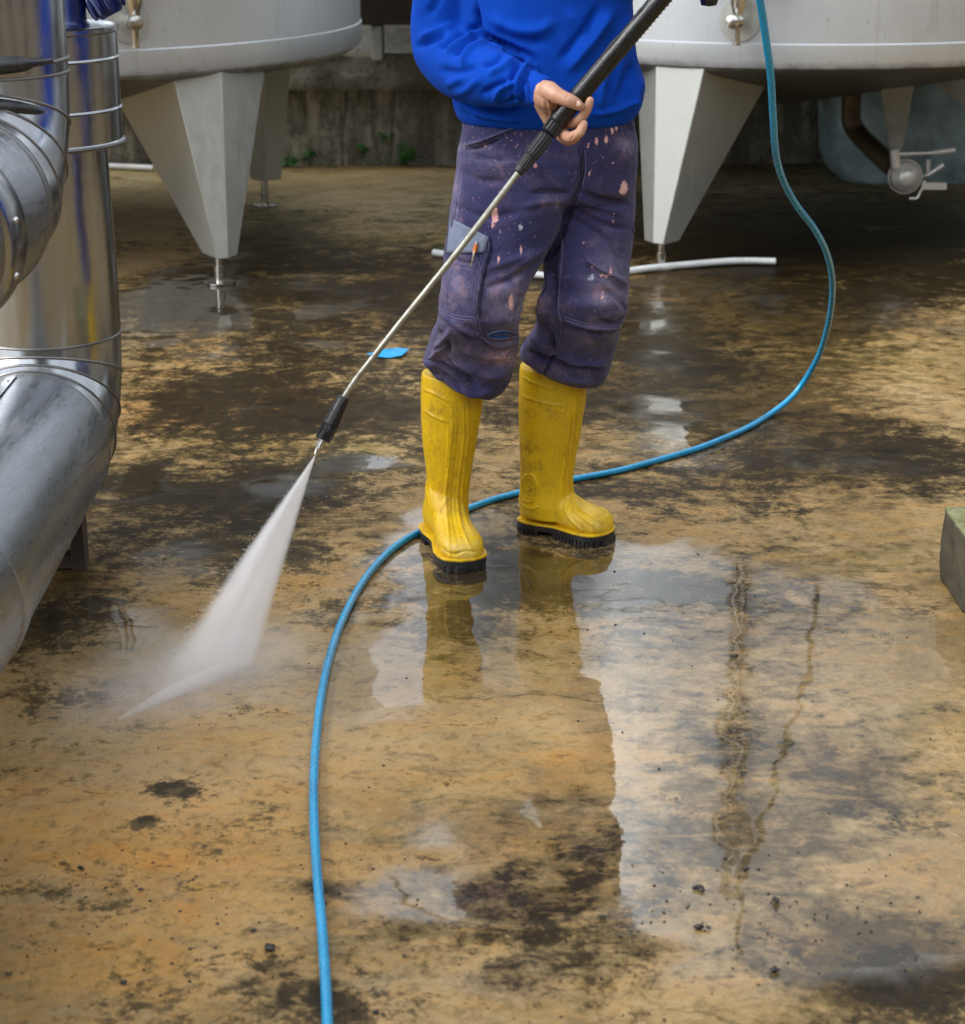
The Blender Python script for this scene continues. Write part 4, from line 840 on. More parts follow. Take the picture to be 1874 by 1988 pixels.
# second hand on the trigger grip (above the photo's edge)
g0 = np.array([.50, 4.14, 1.385])
h2 = [chain([np.array([.53, 4.23, 1.38]), np.array([.52, 4.19, 1.385]), g0+np.array([0, .02, 0])], [.026, .027, .026])]
for k in range(4):
    z = g0[2]+.022-.02*k
    h2.append(chain([np.array([.515, 4.17, z]), np.array([.535, 4.135, z]), np.array([.515, 4.10, z-.004]), np.array([.485, 4.105, z-.006])], [.012, .0105, .0098, .008]))
h2.append(chain([np.array([.505, 4.16, 1.41]), np.array([.475, 4.14, 1.42]), np.array([.465, 4.11, 1.415])], [.015, .012, .010]))
h2v, _, h2f = fuse(h2, .0022, 3)
# head and neck
hx, hy, hz = TX, YP-.02, 1.63
prof = [(1.46, .058, .060, 0), (1.50, .055, .058, 0), (1.525, .056, .066, -.004), (1.54, .060, .082, -.012), (1.56, .066, .090, -.012), (1.585, .071, .094, -.008), (1.61, .074, .097, -.004), (1.64, .077, .100, 0), (1.67, .078, .101, .003), (1.70, .074, .096, .005), (1.725, .064, .083, .006), (1.745, .045, .058, .006), (1.755, .018, .022, .006)]
hd = [loft([wring(z, a, b, hx, hy+o, 28, 2.1) for z, a, b, o in prof])]
hd.append(ellipsoid((hx, hy-.105, 1.605), (.013, .02, .022), 8)); hd.append(ellipsoid((hx, hy-.098, 1.625), (.009, .016, .03), 8)); hd.append(ellipsoid((hx, hy-.094, 1.570), (.024, .010, .0075), 8)); hd.append(ellipsoid((hx, hy-.086, 1.545), (.025, .016, .016), 8)); hd.append(ellipsoid((hx, hy-.088, 1.652), (.05, .014, .009), 8))
for s in (-1, 1):
    hd.append(ellipsoid((hx+s*.079, hy+.01, 1.615), (.009, .018, .032), 8)); hd.append(ellipsoid((hx+s*.031, hy-.083, 1.632), (.013, .011, .009), 8)); hd.append(ellipsoid((hx+s*.045, hy-.062, 1.60), (.024, .03, .02), 8))
hv3, _, hf3 = fuse(hd, .004, 3)
bm_ = MB(); bm_.add(hv, hf); bm_.add(h2v, h2f); bm_.add(hv3, hf3)
bm_.add(*chain([np.array([TX, YP, 1.48]), np.array([TX, YP, 1.35]), np.array([TX, YP, 1.0]), np.array([TX, YP, .95])], [.055, .10, .095, .085], 24))
bm_.add(*chain([np.array([-.03, 4.41, 1.34]), W(862, 60, 4.42), W(880, 110, 4.38), W(960, 155, 4.22), W(1040, 176, 4.142)], [.035, .042, .042, .028, .013], 16))
bm_.add(*chain([np.array([.33, 4.42, 1.37]), np.array([.54, 4.48, 1.345]), np.array([.55, 4.30, 1.37]), np.array([.53, 4.23, 1.38])], [.035, .040, .034, .026], 16))
for hx_, kx, ax, yk, ya in ((.055, -.005, -.066, 4.33, 4.475), (.225, .195, .152, 4.43, 4.555)):
    bm_.add(*chain([np.array([hx_, YP, .93]), np.array([(hx_+kx)/2, (YP+yk)/2, .70]), np.array([kx, yk+.03, .50]), np.array([ax, ya, .38]), np.array([ax, ya, .09])], [.06, .055, .042, .034, .026], 16))
body = mk('body', bm_, M['skin'], person, sharp=0, recalc=False)
nl = raster(body, [(1122.5, 201.5)], 0)[0]
NM = Matrix.Rotation(math.radians(28), 3, 'Y')
mk('thumbnail', ellipsoid(nl+np.array([0, .0006, 0]), (.0068, .0022, .0055), 10, NM), M['nail'], body)
hr = [loft([wring(z+.008, a+.008, b+.010, hx, hy+o+.004, 28, 2.1) for z, a, b, o in prof[8:]]), loft([wring(z, a*.98, .05, hx, hy+.062, 28, 2.1) for z, a in ((1.56, .06), (1.60, .072), (1.66, .078))])]
v_, _, f_ = fuse(hr, .005, 2); mk('hair', (v_+0, f_), M['hair'], body, sharp=0, recalc=False)

# boots
def boot(ground_heel, ground_toe, shaft, yaw_ell, which):
    """shaft rings: (row y, xl, xr) on the photo; foot from heel to toe on the ground"""
    gh, gt = np.array(ground_heel, float), np.array(ground_toe, float); u = gt-gh; L = np.linalg.norm(u); u /= L; s = np.array([-u[1], u[0]])
    Yc = gh[1]+u[1]*L*.27
    rings = []; 
    for (y, xl, xr, ka) in shaft:
        a, b = W(xl, y, Yc), W(xr, y, Yc); c = (a+b)/2; hw = (b[0]-a[0])/2; out = []
        for t in np.linspace(0, 2*PI, 48, endpoint=False):
            e = u*math.cos(t)*ka+s*math.sin(t); out.append(e)
        out = np.array(out); k = hw/np.abs(out[:, 0]).max(); rings.append([np.array([c[0]+k*e[0], Yc+k*e[1], c[2]]) for e in out])
    shaft_m = loft(rings)
    # foot: sections across u, t measured heel 0 -> toe 1
    sec = [(.0, .020, .075, .030), (.03, .030, .095, .026), (.10, .036, .11, .024), (.22, .039, .13, .024), (.34, .040, .135, .026), (.44, .040, .118, .026), (.54, .043, .098, .022), (.64, .047, .086, .020), (.74, .050, .080, .020), (.83, .050, .078, .020), (.90, .046, .074, .020), (.955, .037, .064, .020), (.99, .022, .050, .022), (1.0, .008, .035, .024)]
    fr = []
    for (t, hw, h, zb) in sec:
        o = []; inset = .004*math.sin(PI*min(1, t*1.3))
        for a in np.linspace(0, 2*PI, 32, endpoint=False):
            ca_, sa_ = math.cos(a), math.sin(a); x = np.sign(ca_)*abs(ca_)**(2/2.8)*hw; z = np.sign(sa_)*abs(sa_)**(2/2.5)
            z = zb+(h-zb)*(z+1)/2; q = gh+u*L*t+s*(x+inset); o.append(np.array([q[0], q[1], z]))
        fr.append(o)
    # instep ramp
    inst = []
    for (t, z0, z1, hw) in ((.20, .03, .20, .036), (.34, .03, .175, .036), (.46, .03, .128, .034), (.58, .03, .098, .036), (.66, .03, .085, .034)):
        o = []
        for a in np.linspace(0, 2*PI, 24, endpoint=False):
            q = gh+u*L*t+s*(math.cos(a)*hw); z = (z0+z1)/2+math.sin(a)*(z1-z0)/2; o.append(np.array([q[0], q[1], z]))
        inst.append(o)
    v, nr, f = fuse([shaft_m, loft(fr), loft(inst)], .0029, 7)
    return v, nr, f, gh, u, s, L
def sole(gh, u, s, L, zt=.026):
    def outline(t0, t1, grow, n=26):
        prof = [(0, .022), (.03, .033), (.10, .040), (.25, .042), (.36, .038), (.46, .037), (.58, .044), (.72, .053), (.83, .0535), (.91, .049), (.96, .040), (.99, .025), (1.0, .010)]
        T = np.array([p[0] for p in prof]); Wd = np.array([p[1] for p in prof]); ts = np.concatenate([np.linspace(t0, t1, n)]); up = []; dn = []
        for t in ts:
            w_ = np.interp(t, T, Wd)+grow; tt = t if t > 0.01 else -.01; tt = tt if t < .99 else 1.012
            q = gh+u*L*tt; up.append(q+s*w_); dn.append(q-s*w_)
        return up+dn[::-1]
    mb = MB()
    o = outline(0, 1, .0025, 40); mb.add(*prism([(p[0], p[1], .014) for p in o], [(p[0], p[1], zt) for p in o]))
    for a, b in ((0, .05), (.062, .105), (.117, .16), (.172, .215), (.227, .27)):   # heel lugs
        o = outline(a, b, .001, 6); mb.add(*prism([(p[0], p[1], 0.001) for p in o], [(p[0], p[1], .016) for p in o]))
    for a in np.arange(.44, .985, .045):
        o = outline(a, min(a+.035, .995), .001, 5); mb.add(*prism([(p[0], p[1], 0.001) for p in o], [(p[0], p[1], .016) for p in o]))
    o = outline(0, .27, -.008, 12); mb.add(*prism([(p[0], p[1], .001) for p in o], [(p[0], p[1], .016) for p in o])); o = outline(.44, 1, -.008, 12); mb.add(*prism([(p[0], p[1], .001) for p in o], [(p[0], p[1], .016) for p in o]))
    o2 = outline(0, 1, .0040, 40); w_ = MB(); w_.add(*prism([(p[0], p[1], zt) for p in o2], [(p[0], p[1], zt+.006) for p in o2]))
    return mb, w_
def finish_boot(args, name, ridges, wear, lab):
    v, nr, f, gh, u, s, L = args
    v = folds(v, nr, [(c[0], c[1]*.8, c[2]*1.35)+tuple(c[3:]) for c in ridges]); v = v+nr*(nz(v, (12, 12, 12), 5, 2)*.0006)[:, None]
    b = mk('boot', (v, f), M['boot'], person, sharp=0, recalc=False); tag(b, lab)
    P = proj(v); w0 = gau(P, wear[0]); w1 = gau(P, wear[1])
    ca = b.data.color_attributes.new('wear', 'FLOAT_COLOR', 'POINT'); ca.data.foreach_set('color', np.stack([w0, w1, w0*0, w0*0+1], 1).ravel())
    so, welt = sole(gh, u, s, L); mk('sole', so, M['sole'], b, bevel=.0015, smooth=False); mk('welt', welt, M['boot'], b, bevel=.002, smooth=False)
    return b
hL, tL = G(842, 1036)[:2], G(908, 1112)[:2]
A_ = boot(hL, tL, [(1010, 832, 912, 1.3), (985, 832, 910, 1.2), (948, 831, 911, 1.12), (902, 826, 918, 1.08), (857, 820, 926, 1.05), (819, 818, 932, 1.05), (790, 817, 937, 1.05), (760, 817, 939, 1.05), (735, 818, 940, 1.05), (722, 819, 940, 1.05)], 0, 'L')
ribsL = [([(877, 785), (878, 830), (872, 900), (866, 960), (868, 1000), (872, 1040), (874, 1090)], 2.2, .0030), ([(900, 785), (900, 850), (892, 920), (888, 970), (893, 1010), (905, 1045), (920, 1075), (926, 1100)], 2.2, .0028), ([(908, 783), (908, 850), (900, 920), (897, 965), (903, 1005), (920, 1040)], 2, .0028), ([(890, 785), (890, 850), (880, 930), (877, 980), (882, 1020), (892, 1060), (897, 1085)], 1.8, -.002),
         ([(817, 753), (845, 765), (878, 783)], 2, .0025), ([(817, 792), (845, 810), (872, 820)], 2, .0026), ([(910, 819), (925, 812), (936, 800)], 2, .002), ([(872, 822), (870, 870), (866, 910)], 2.2, .0018), ([(840, 1085), (870, 1096), (910, 1098), (950, 1090)], 2.5, -.002), ([(884, 1078), (900, 1070), (930, 1072)], 2.5, -.0022), ([(852, 1060), (875, 1075), (900, 1072)], 3, -.0022), ([(834, 945), (840, 965), (842, 985), (838, 1000)], 2.2, .004), ([(829, 952), (833, 975), (835, 992)], 1.6, .003), ([(838, 1012), (850, 1006), (860, 985)], 2, -.0018)]
finish_boot(A_, 'boot', ribsL, ([(850, 800, 25, 14, .5), (835, 855, 15, 30, .25), (890, 1090, 40, 12, .3), (865, 1050, 30, 20, .2)], [(890, 1062, 30, 14, .6), (910, 1080, 25, 10, .5)]), 'yellow rubber boot, the one turned toward the camera')
hR, tR = G(1016, 1024)[:2], G(1184, 1056)[:2]
B_ = boot(hR, tR, [(1000, 1010, 1122, 1.3), (975, 1007, 1120, 1.25), (948, 1010, 1114, 1.22), (922, 1010, 1113, 1.2), (882, 1010, 1119, 1.18), (844, 1008, 1127, 1.16), (806, 1007, 1132, 1.15), (781, 1007, 1137, 1.15), (755, 1008, 1139, 1.15), (722, 1009, 1139, 1.15), (710, 1010, 1138, 1.15)], 0, 'R')
def circ(x, y, rx, ry, n=22): return [(x+rx*math.cos(a), y+ry*math.sin(a)) for a in np.linspace(0, 2*PI, n)]
ribsR = [([(1107, 762), (1106, 820), (1097, 890), (1092, 950), (1102, 1000), (1130, 1030), (1143, 1050)], 2.2, .0030), ([(1116, 762), (1115, 820), (1106, 890), (1102, 945), (1114, 990), (1145, 1016), (1168, 1040)], 2.2, .0028), ([(1129, 765), (1126, 820), (1113, 890), (1109, 945), (1121, 984), (1150, 1006), (1180, 1015)], 2, .0026), ([(1122, 765), (1120, 830), (1110, 900), (1106, 948), (1118, 988)], 1.6, -.002),
         ([(1008, 728), (1040, 745), (1080, 757)], 2, .0025), ([(1007, 765), (1040, 778), (1075, 786), (1104, 788)], 2, .0026), ([(1104, 790), (1098, 850), (1090, 900)], 2, .0016), (circ(1028, 948, 14.5, 27), 1.7, .0032, 1), (circ(1028, 948, 10, 20), 1.3, .0022, 1), ([(1010, 978), (1030, 988), (1050, 982)], 1.6, .0018), ([(1022, 938), (1032, 946), (1024, 956), (1033, 962)], 1.6, .002), ([(1028, 930), (1024, 944), (1032, 952)], 1.4, -.0014),
         ([(1128, 1018), (1134, 1032), (1133, 1044)], 2, -.0028), ([(1144, 1018), (1156, 1032), (1158, 1044)], 2.2, -.0024), ([(1006, 1000), (1040, 1010), (1060, 1016)], 3, -.001)]
finish_boot(B_, 'boot', ribsR, ([(1024, 865, 22, 16, .9), (1030, 908, 22, 10, .9), (1050, 800, 40, 20, .15), (1028, 950, 12, 18, .35), (1140, 1035, 30, 14, .3)], [(1150, 1022, 30, 10, .5), (1100, 1010, 20, 10, .3)]), 'yellow rubber boot, the one seen from its side')
# knurled guard above the welt of the side-on boot is part of the rubber; small diagonal ticks
# ------------------------------------------------------------------ pressure washer
pw = empty('pressure_washer_lance', tuple(W(1081, 236, BY))); tag(pw, 'black pressure washer gun with a long steel lance held in the hand, spraying', 'pressure washer')
b0 = W(1079, 238, BY); b1 = W(1281, 0, BY+.01); bd = (b1-b0)/np.linalg.norm(b1-b0); b2 = b0+bd*.40
def along(prof, p, d, n=36):
    q = Vector(d).to_track_quat('Z', 'Y').to_matrix(); return lathe(prof, p, n, M=q)
LB = np.linalg.norm(b2-b0); r = .0188
ba = MB(); ba.add(*along([(0, -.001), (.0135, -.001), (.0172, .002), (r, .006), (r, LB-.004), (r-.004, LB), (0, LB)], b0, bd))
side = np.cross(bd, [0, 1, 0]); side /= np.linalg.norm(side)
if side[0] < 0: side = -side
brl = mk('barrel', ba, M['black'], pw, sharp=40)
rb_ = MB()
for k in range(34):
    c = b0+bd*(.045+k*.0098)+side*(.0135)+np.array([0, -.0118, 0]); rb_.add(*tube([c+np.array([-.0045, -.0015, .002])-bd*.002, c+np.array([.0045, .0035, -.004])+bd*.002], .0011, 6, smooth=False))
mk('raised_ribs', rb_, M['blackrib'], brl)
up = np.array([-side[0], 0, -side[2]])
for k0 in (.165, .245):
    c = b0+bd*k0-side*.016+np.array([0, -.0085, 0]); sl = MB(); sl.add(*tube([c, c+bd*.025, c+bd*.045], [.0022, .0042, .002], 8)); mk('vent_slot', sl, M['blackrib'], brl)
c0 = W(1077, 243, BY); c1 = W(1005, 337, BY-.035); cd = (c1-c0)/np.linalg.norm(c1-c0); LC = np.linalg.norm(c1-c0)
def ribbed(p, d, z0, z1, r0, r1_, nr_=14, amp=.0012, n=84):
    q = Vector(d).to_track_quat('Z', 'Y').to_matrix(); rings = []
    for t in (0, .06, .94, 1):
        rr = (r0+(r1_-r0)*t); e = .9 if t in (0, 1) else 1
        rings.append([tuple(np.array(p)+np.array(q @ Vector(((rr+amp*(1 if math.sin(nr_*a) > -.2 else -1)*(1 if e == 1 else 0))*e*math.cos(a), (rr+amp*(1 if math.sin(nr_*a) > -.2 else -1)*(1 if e == 1 else 0))*e*math.sin(a), z0+(z1-z0)*t)))) for a in np.linspace(0, 2*PI, n, endpoint=False)])
    return loft(rings)
cp_ = mk('coupling_nut', ribbed(c0-cd*.004, cd, -.004, .024, .0165, .0160), M['blackrib'], pw, sharp=30)
cc = MB(); cc.add(*ribbed(c0, cd, .0255, .078, .0150, .0138, 12)); cc.add(*ribbed(c0, cd, .0785, .108, .0128, .0112, 12, .0008)); cc.add(*along([(0, .106), (.0112, .107), (.010, .118), (.0068, LC-.002), (.006, LC), (0, LC)], c0, cd, 28))
mk('coupling_sleeve', cc, M['blackrib'], pw, sharp=30)
n0 = W(668, 771, 3.90); n1 = W(613, 882, 3.86)
lt_ = [c1-cd*.01, c1, W(890, 487, 3.995), W(780, 623, 3.945), W(722, 697, 3.92), W(690, 738, 3.91), n0, n0+(n1-n0)*.05]
mk('lance_tube', tube(lt_, .0062, 20, 8), M['lance'], pw, sharp=0)
nd = (n1-n0)/np.linalg.norm(n1-n0); LN = np.linalg.norm(n1-n0)
nz_ = MB(); nz_.add(*along([(0, 0), (.011, 0), (.0125, .003), (.0135, .02), (.0172, .058), (.0172, .0600), (.0158, .0605), (.0158, .0625), (0, .0625)], n0, nd, 36)); nz_.add(*ribbed(n0, nd, .062, .094, .0158, .0150, 8, .001)); nz = mk('nozzle', nz_, M['black'], pw, sharp=30)
mk('spray_tip', along([(0, .09), (.0075, .092), (.0075, .097), (.0095, .098), (.0095, .107), (.006, .108), (.0065, .113), (.004, LN), (0, LN)], n0, nd, 20), M['fit'], nz)
# gun body, trigger grip (mostly above the photo's edge)
gb = MB(); gb.add(*tube([b2-bd*.02, b2+bd*.03, b2+bd*.10], [.019, .024, .020], 20)); mk('gun_body', gb, M['black'], pw)
hx0 = W(1377, 0, 4.14); gtop = b2+bd*.06
mk('grip', tube([gtop, gtop*.45+g0*.55, g0, g0*.5+hx0*.5+np.array([.0, 0, .02]), hx0+np.array([0, 0, .035])], [.018, .018, .0165, .014, .012], 18), M['black'], pw)
mk('trigger', tube([gtop+np.array([-.01, -.01, -.03]), g0+np.array([-.045, -.01, 0]), hx0+np.array([-.03, 0, .07])], [.005, .006, .005], 10), M['black'], pw)
mk('hose_nut', lathe([(0, .045), (.014, .045), (.019, .035), (.0195, .004), (.015, -.012), (0, -.014)], hx0+np.array([0, 0, .002]), 6), M['black'], pw, sharp=20)

# ------------------------------------------------------------------ blue hose
hpts = [hx0+np.array([.012, .01, .04]), W(1396, -60, 4.16), W(1425, -112, 4.17), W(1452, -95, 4.18), W(1468, -40, 4.20), W(1476, 0, 4.22), W(1488, 80, 4.27), W(1497, 150, 4.33), W(1501, 220, 4.40), W(1507, 300, 4.50), W(1521, 350, 4.60), W(1546, 397, 4.71), W(1582, 445, 4.84), W(1605, 490, 4.97), W(1616, 540, 5.10), W(1615, 590, 5.24), W(1606, 640, 5.38), W(1590, 690, 5.52), W(1565, 735, 5.60), W(1538, 770, 5.60), G(1500, 801, .010), G(1450, 831, .008), G(1400, 853, .008), G(1350, 872, .008), G(1250, 901, .008), G(1190, 916, .008), G(1115, 930, .008), G(1060, 943, .008), G(1005, 957, .008), G(960, 969, .008), G(915, 985, .008), G(870, 1004, .008), G(825, 1028, .008), G(788, 1047, .008), G(748, 1078, .008), G(708, 1125, .008), G(675, 1182, .008), G(651, 1240, .008), G(634, 1300, .008), G(621, 1370, .008), G(613, 1450, .008), G(609, 1530, .008), G(611, 1620, .008), G(617, 1710, .008), G(625, 1800, .008), G(632, 1900, .008), G(636, 1990, .008), G(640, 2090, .008), np.array([-.30, 1.9, .008]), np.array([-.6, .9, .008]), np.array([-1.6, .2, .008])]
hz = tag(mk('water_hose', tube(hpts, .0080, 18, 10), M['hose'], None, sharp=0), 'long blue rubber hose curving from the gun behind the boots to the bottom edge', 'hose')

# ------------------------------------------------------------------ corrugated white hose lying behind the worker, thin pipe at the left
def corr(name, pts, r, lab, cat, amp=.12, rib=90, k=30):
    P = crom(np.array(pts, float), k); L = np.concatenate([[0], np.cumsum(np.linalg.norm(np.diff(P, axis=0), axis=1))]); n = int(L[-1]*rib*4)
    s = np.linspace(0, L[-1], n); Q = np.stack([np.interp(s, L, P[:, i]) for i in range(3)], 1); R = r*(1+amp*np.where((np.arange(n) % 4) < 2, 1, -1))
    return tag(mk(name, tube(Q, R, 14, 1, smooth=False), M['whitehose'], None, sharp=0), lab, cat)
corr('corrugated_hose', [G(843, 490, .016), G(900, 500, .016), G(975, 522, .016), G(1040, 533, .016), G(1120, 535, .016), G(1200, 529, .016), G(1260, 521, .016), G(1320, 515, .016), G(1400, 508, .018), G(1450, 506, .018), G(1507, 507, .018)], .0125, 'white corrugated hose lying on the floor behind the trousers', 'corrugated hose')
tag(mk('white_pipe', tube([G(120, 318, .02), G(215, 322, .02), G(298, 326, .02)], .014, 14, 4), M['whitehose'], None), 'thin white pipe on the floor at the wall, left of the tank leg', 'pipe')

# ------------------------------------------------------------------ teal tub behind the right tank
tb = empty('teal_tub', (2.35, 10.1, 0)); tag(tb, 'large weathered teal fibreglass tub lying behind the right tank', 'tub')
rings = []
for z, k in ((.0, .90), (.02, .93), (.10, .965), (.3, .985), (.50, .995), (.56, 1.)):
    rings.append([np.array([2.42+.80*k*math.copysign(abs(math.cos(t))**.28, math.cos(t)), 9.95+.36*k*math.copysign(abs(math.sin(t))**.28, math.sin(t)), z+.002]) for t in np.linspace(0, 2*PI, 60, endpoint=False)])
mk('tub_shell', loft(rings), M['tub'], tb, sharp=50); mk('tub_rim', loft([[np.array([2.42+(p[0]-2.42)*k, 9.95+(p[1]-9.95)*k, z]) for p in rings[-1]] for k, z in ((1., .555), (1.03, .556), (1.03, .58), (1., .582))]), M['tub'], tb, sharp=50)

# ------------------------------------------------------------------ concrete block at the right edge
v, nr, f = fuse([box((1.206, 3.72, .08), (.40, 1.05, .164), .02)], .010, 3)
v = v+nr*(nz(v, (14, 14, 14), 2, 3) if False else np.array([mn.fractal(Vector(p*14), 1, 2, 4) for p in v])*.006)[:, None]
tag(mk('concrete_block', (v, f), M['block'], None, sharp=0, recalc=False), 'mossy concrete block on the wet floor at the right edge', 'concrete block')

# ------------------------------------------------------------------ blue scrap
sv = [G(712, 688, .004), G(745, 679, .006), G(772, 676, .012), G(795, 678, .010), G(780, 691, .006), G(757, 695, .004), G(735, 693, .005)]
tag(mk('plastic_scrap', prism([tuple(p) for p in sv], [(p[0], p[1], p[2]+.002) for p in sv]), M['blueplast'], None, smooth=False), 'small bright blue plastic scrap on the wet floor left of the knee', 'scrap')

# ------------------------------------------------------------------ weeds at the wall foot
def leaf(c, d, w, up):
    """broad leaf with a folded midrib"""
    c = np.array(c); d = np.array(d); L = np.linalg.norm(d); s = np.cross(d/L, [0, -.6, .8]); s /= np.linalg.norm(s); vs = []; fs = []; n = 6
    for i in range(n+1):
        t = i/n; ww = w*math.sin(PI*min(1, t**.7))**.8+.0005; m_ = c+d*t+np.array([0, 0, up*math.sin(PI*t)*L*.3])
        vs += [m_-s*ww+np.array([0, 0, ww*.3]), m_, m_+s*ww+np.array([0, 0, ww*.3])]
    for i in range(n):
        a = i*3; fs += [(a, a+1, a+4, a+3), (a+1, a+2, a+5, a+4)]
    return vs, fs
def weed(px, py, w, h, nl, lab, size=.03, ferny=False):
    b = G(px, py); b[1] -= .02; mb = MB(); st_ = MB()
    for k in range(nl):
        a = random.uniform(0, 2*PI); hh = h*random.uniform(.25, 1) if nl > 3 else h*random.uniform(.8, 1)
        tip = b+np.array([w*random.uniform(-1, 1)*.5, -abs(math.sin(a))*w*.3, hh]); st_.add(*tube([b, (b+tip)/2+np.array([random.uniform(-.01, .01), 0, .01]), tip], .0012, 5, 4))
        for q in range(7 if ferny else 3):
            t = random.uniform(.45, 1) if ferny else random.uniform(.85, 1); p = b+(tip-b)*t; th = random.uniform(0, 2*PI)
            mb.add(*leaf(p, np.array([math.cos(th), math.sin(th)*.6, random.uniform(-.2, .5)])*size*random.uniform(.6, 1.2), size*(.2 if ferny else .38), .5))
    o = tag(empty('weed', tuple(b)), lab, 'weed', 'small weeds along the wall foot'); mk('stem', st_, M['leaf'], o, sharp=0); mk('leaves', mb, M['leaf'], o, sharp=0, recalc=False)
weed(562, 322, .08, .035, 7, 'low round-leafed weed beside the back leg of the left tank', .035)
weed(603, 322, .04, .07, 3, 'small weed with two rounded leaves, second from the left tank leg', .04)
weed(712, 322, .03, .085, 2, 'single-stemmed weed with one pale leaf at the middle of the wall', .045)
weed(752, 322, .05, .17, 3, 'tall thin dim weed just left of the bushy fern', .035)
weed(790, 323, .09, .13, 16, 'bushy bright green fern at the wall, left of the worker', .028, True)
weed(1525, 303, .12, .09, 12, 'bright green weed under the right tank beside the hanging hose', .035, True)
weed(1480, 304, .06, .035, 5, 'tiny low weed just left of the hanging hose, under the right tank', .03)

# ------------------------------------------------------------------ debris on the floor
def crumb_mesh(s, seed):
    random.seed(seed); mb = MB()
    for k in range(random.randint(2, 5)):
        c = (random.uniform(-.7, .7)*s, random.uniform(-.6, .6)*s, s*.25); r_ = s*random.uniform(.35, .7)
        v, f = ellipsoid(c, (r_, r_*random.uniform(.6, 1), r_*.5), 6); v = [tuple(np.array(p)+np.array(mn.noise_vector(Vector(p)*(2/s)))*s*.16) for p in v]; mb.add(v, f)
    return mb
big = [(523, 1841, .015, 'largest dark clump left of the blue hose'), (1453, 1690, .011, 'dark clump in the puddle, ringed by a ripple'), (1355, 1726, .012, 'dark clump in the puddle left of the reflected pole'), (1508, 1751, .016, 'largest dark clump in the puddle'), (1366, 1803, .014, 'flat dark clump at the puddle rim'), (1512, 1886, .013, 'dark clump below the puddle rim at the right'), (1426, 1274, .009, 'small dark clump in the bright puddle'), (15, 1894, .009, 'dark clump at the bottom left edge'), (238, 1908, .007, 'round reddish pebble at the bottom left'), (272, 1727, .006, 'small dark pebble left of the hose, upper of its row'), (494, 1807, .006, 'small glossy pebble just above the largest clump'), (683, 1960, .008, 'wet clump right of the hose at the bottom'), (737, 1970, .010, 'dark clump at the bottom edge right of the hose'), (1170, 1781, .007, 'pale glossy pebble right of the small puddle'), (156, 1686, .007, 'dark speck clump near the left edge above the pebbles'), (787, 1857, .006, 'small dark pebble between hose and puddle')]
for k, (x, y, s_, lb) in enumerate(big):
    mb = crumb_mesh(s_*.78, k+3); g = G(x, y, 0.002); o = mk('debris_clump', mb, M['crumb'], None, sharp=0); o.location = g; tag(o, lb, 'debris', 'dark wet clumps scattered on the floor')
random.seed(5); mb = MB()
def spk(x, y, s):
    g = G(x, y, .001); v, f = ellipsoid(g, (s, s*random.uniform(.5, 1.3), s*.5), 4, Matrix.Rotation(random.random()*3, 3, 'Z')); mb.add(v, f)
for k in range(150): spk(random.uniform(0, 1874), random.uniform(1650, 1988), random.uniform(.0009, .0028))
for k in range(70): spk(random.gauss(1500, 170), random.gauss(1770, 45), random.uniform(.001, .003))
for k in range(60): spk(random.gauss(220, 160), random.gauss(1790, 70), random.uniform(.001, .003))
for k in range(110): spk(random.uniform(250, 1874), random.uniform(560, 1650), random.uniform(.0009, .003))
tag(mk('grit', mb, M['crumb'], None, sharp=0), 'fine dark grit scattered over the wet floor', 'grit', kind='stuff')

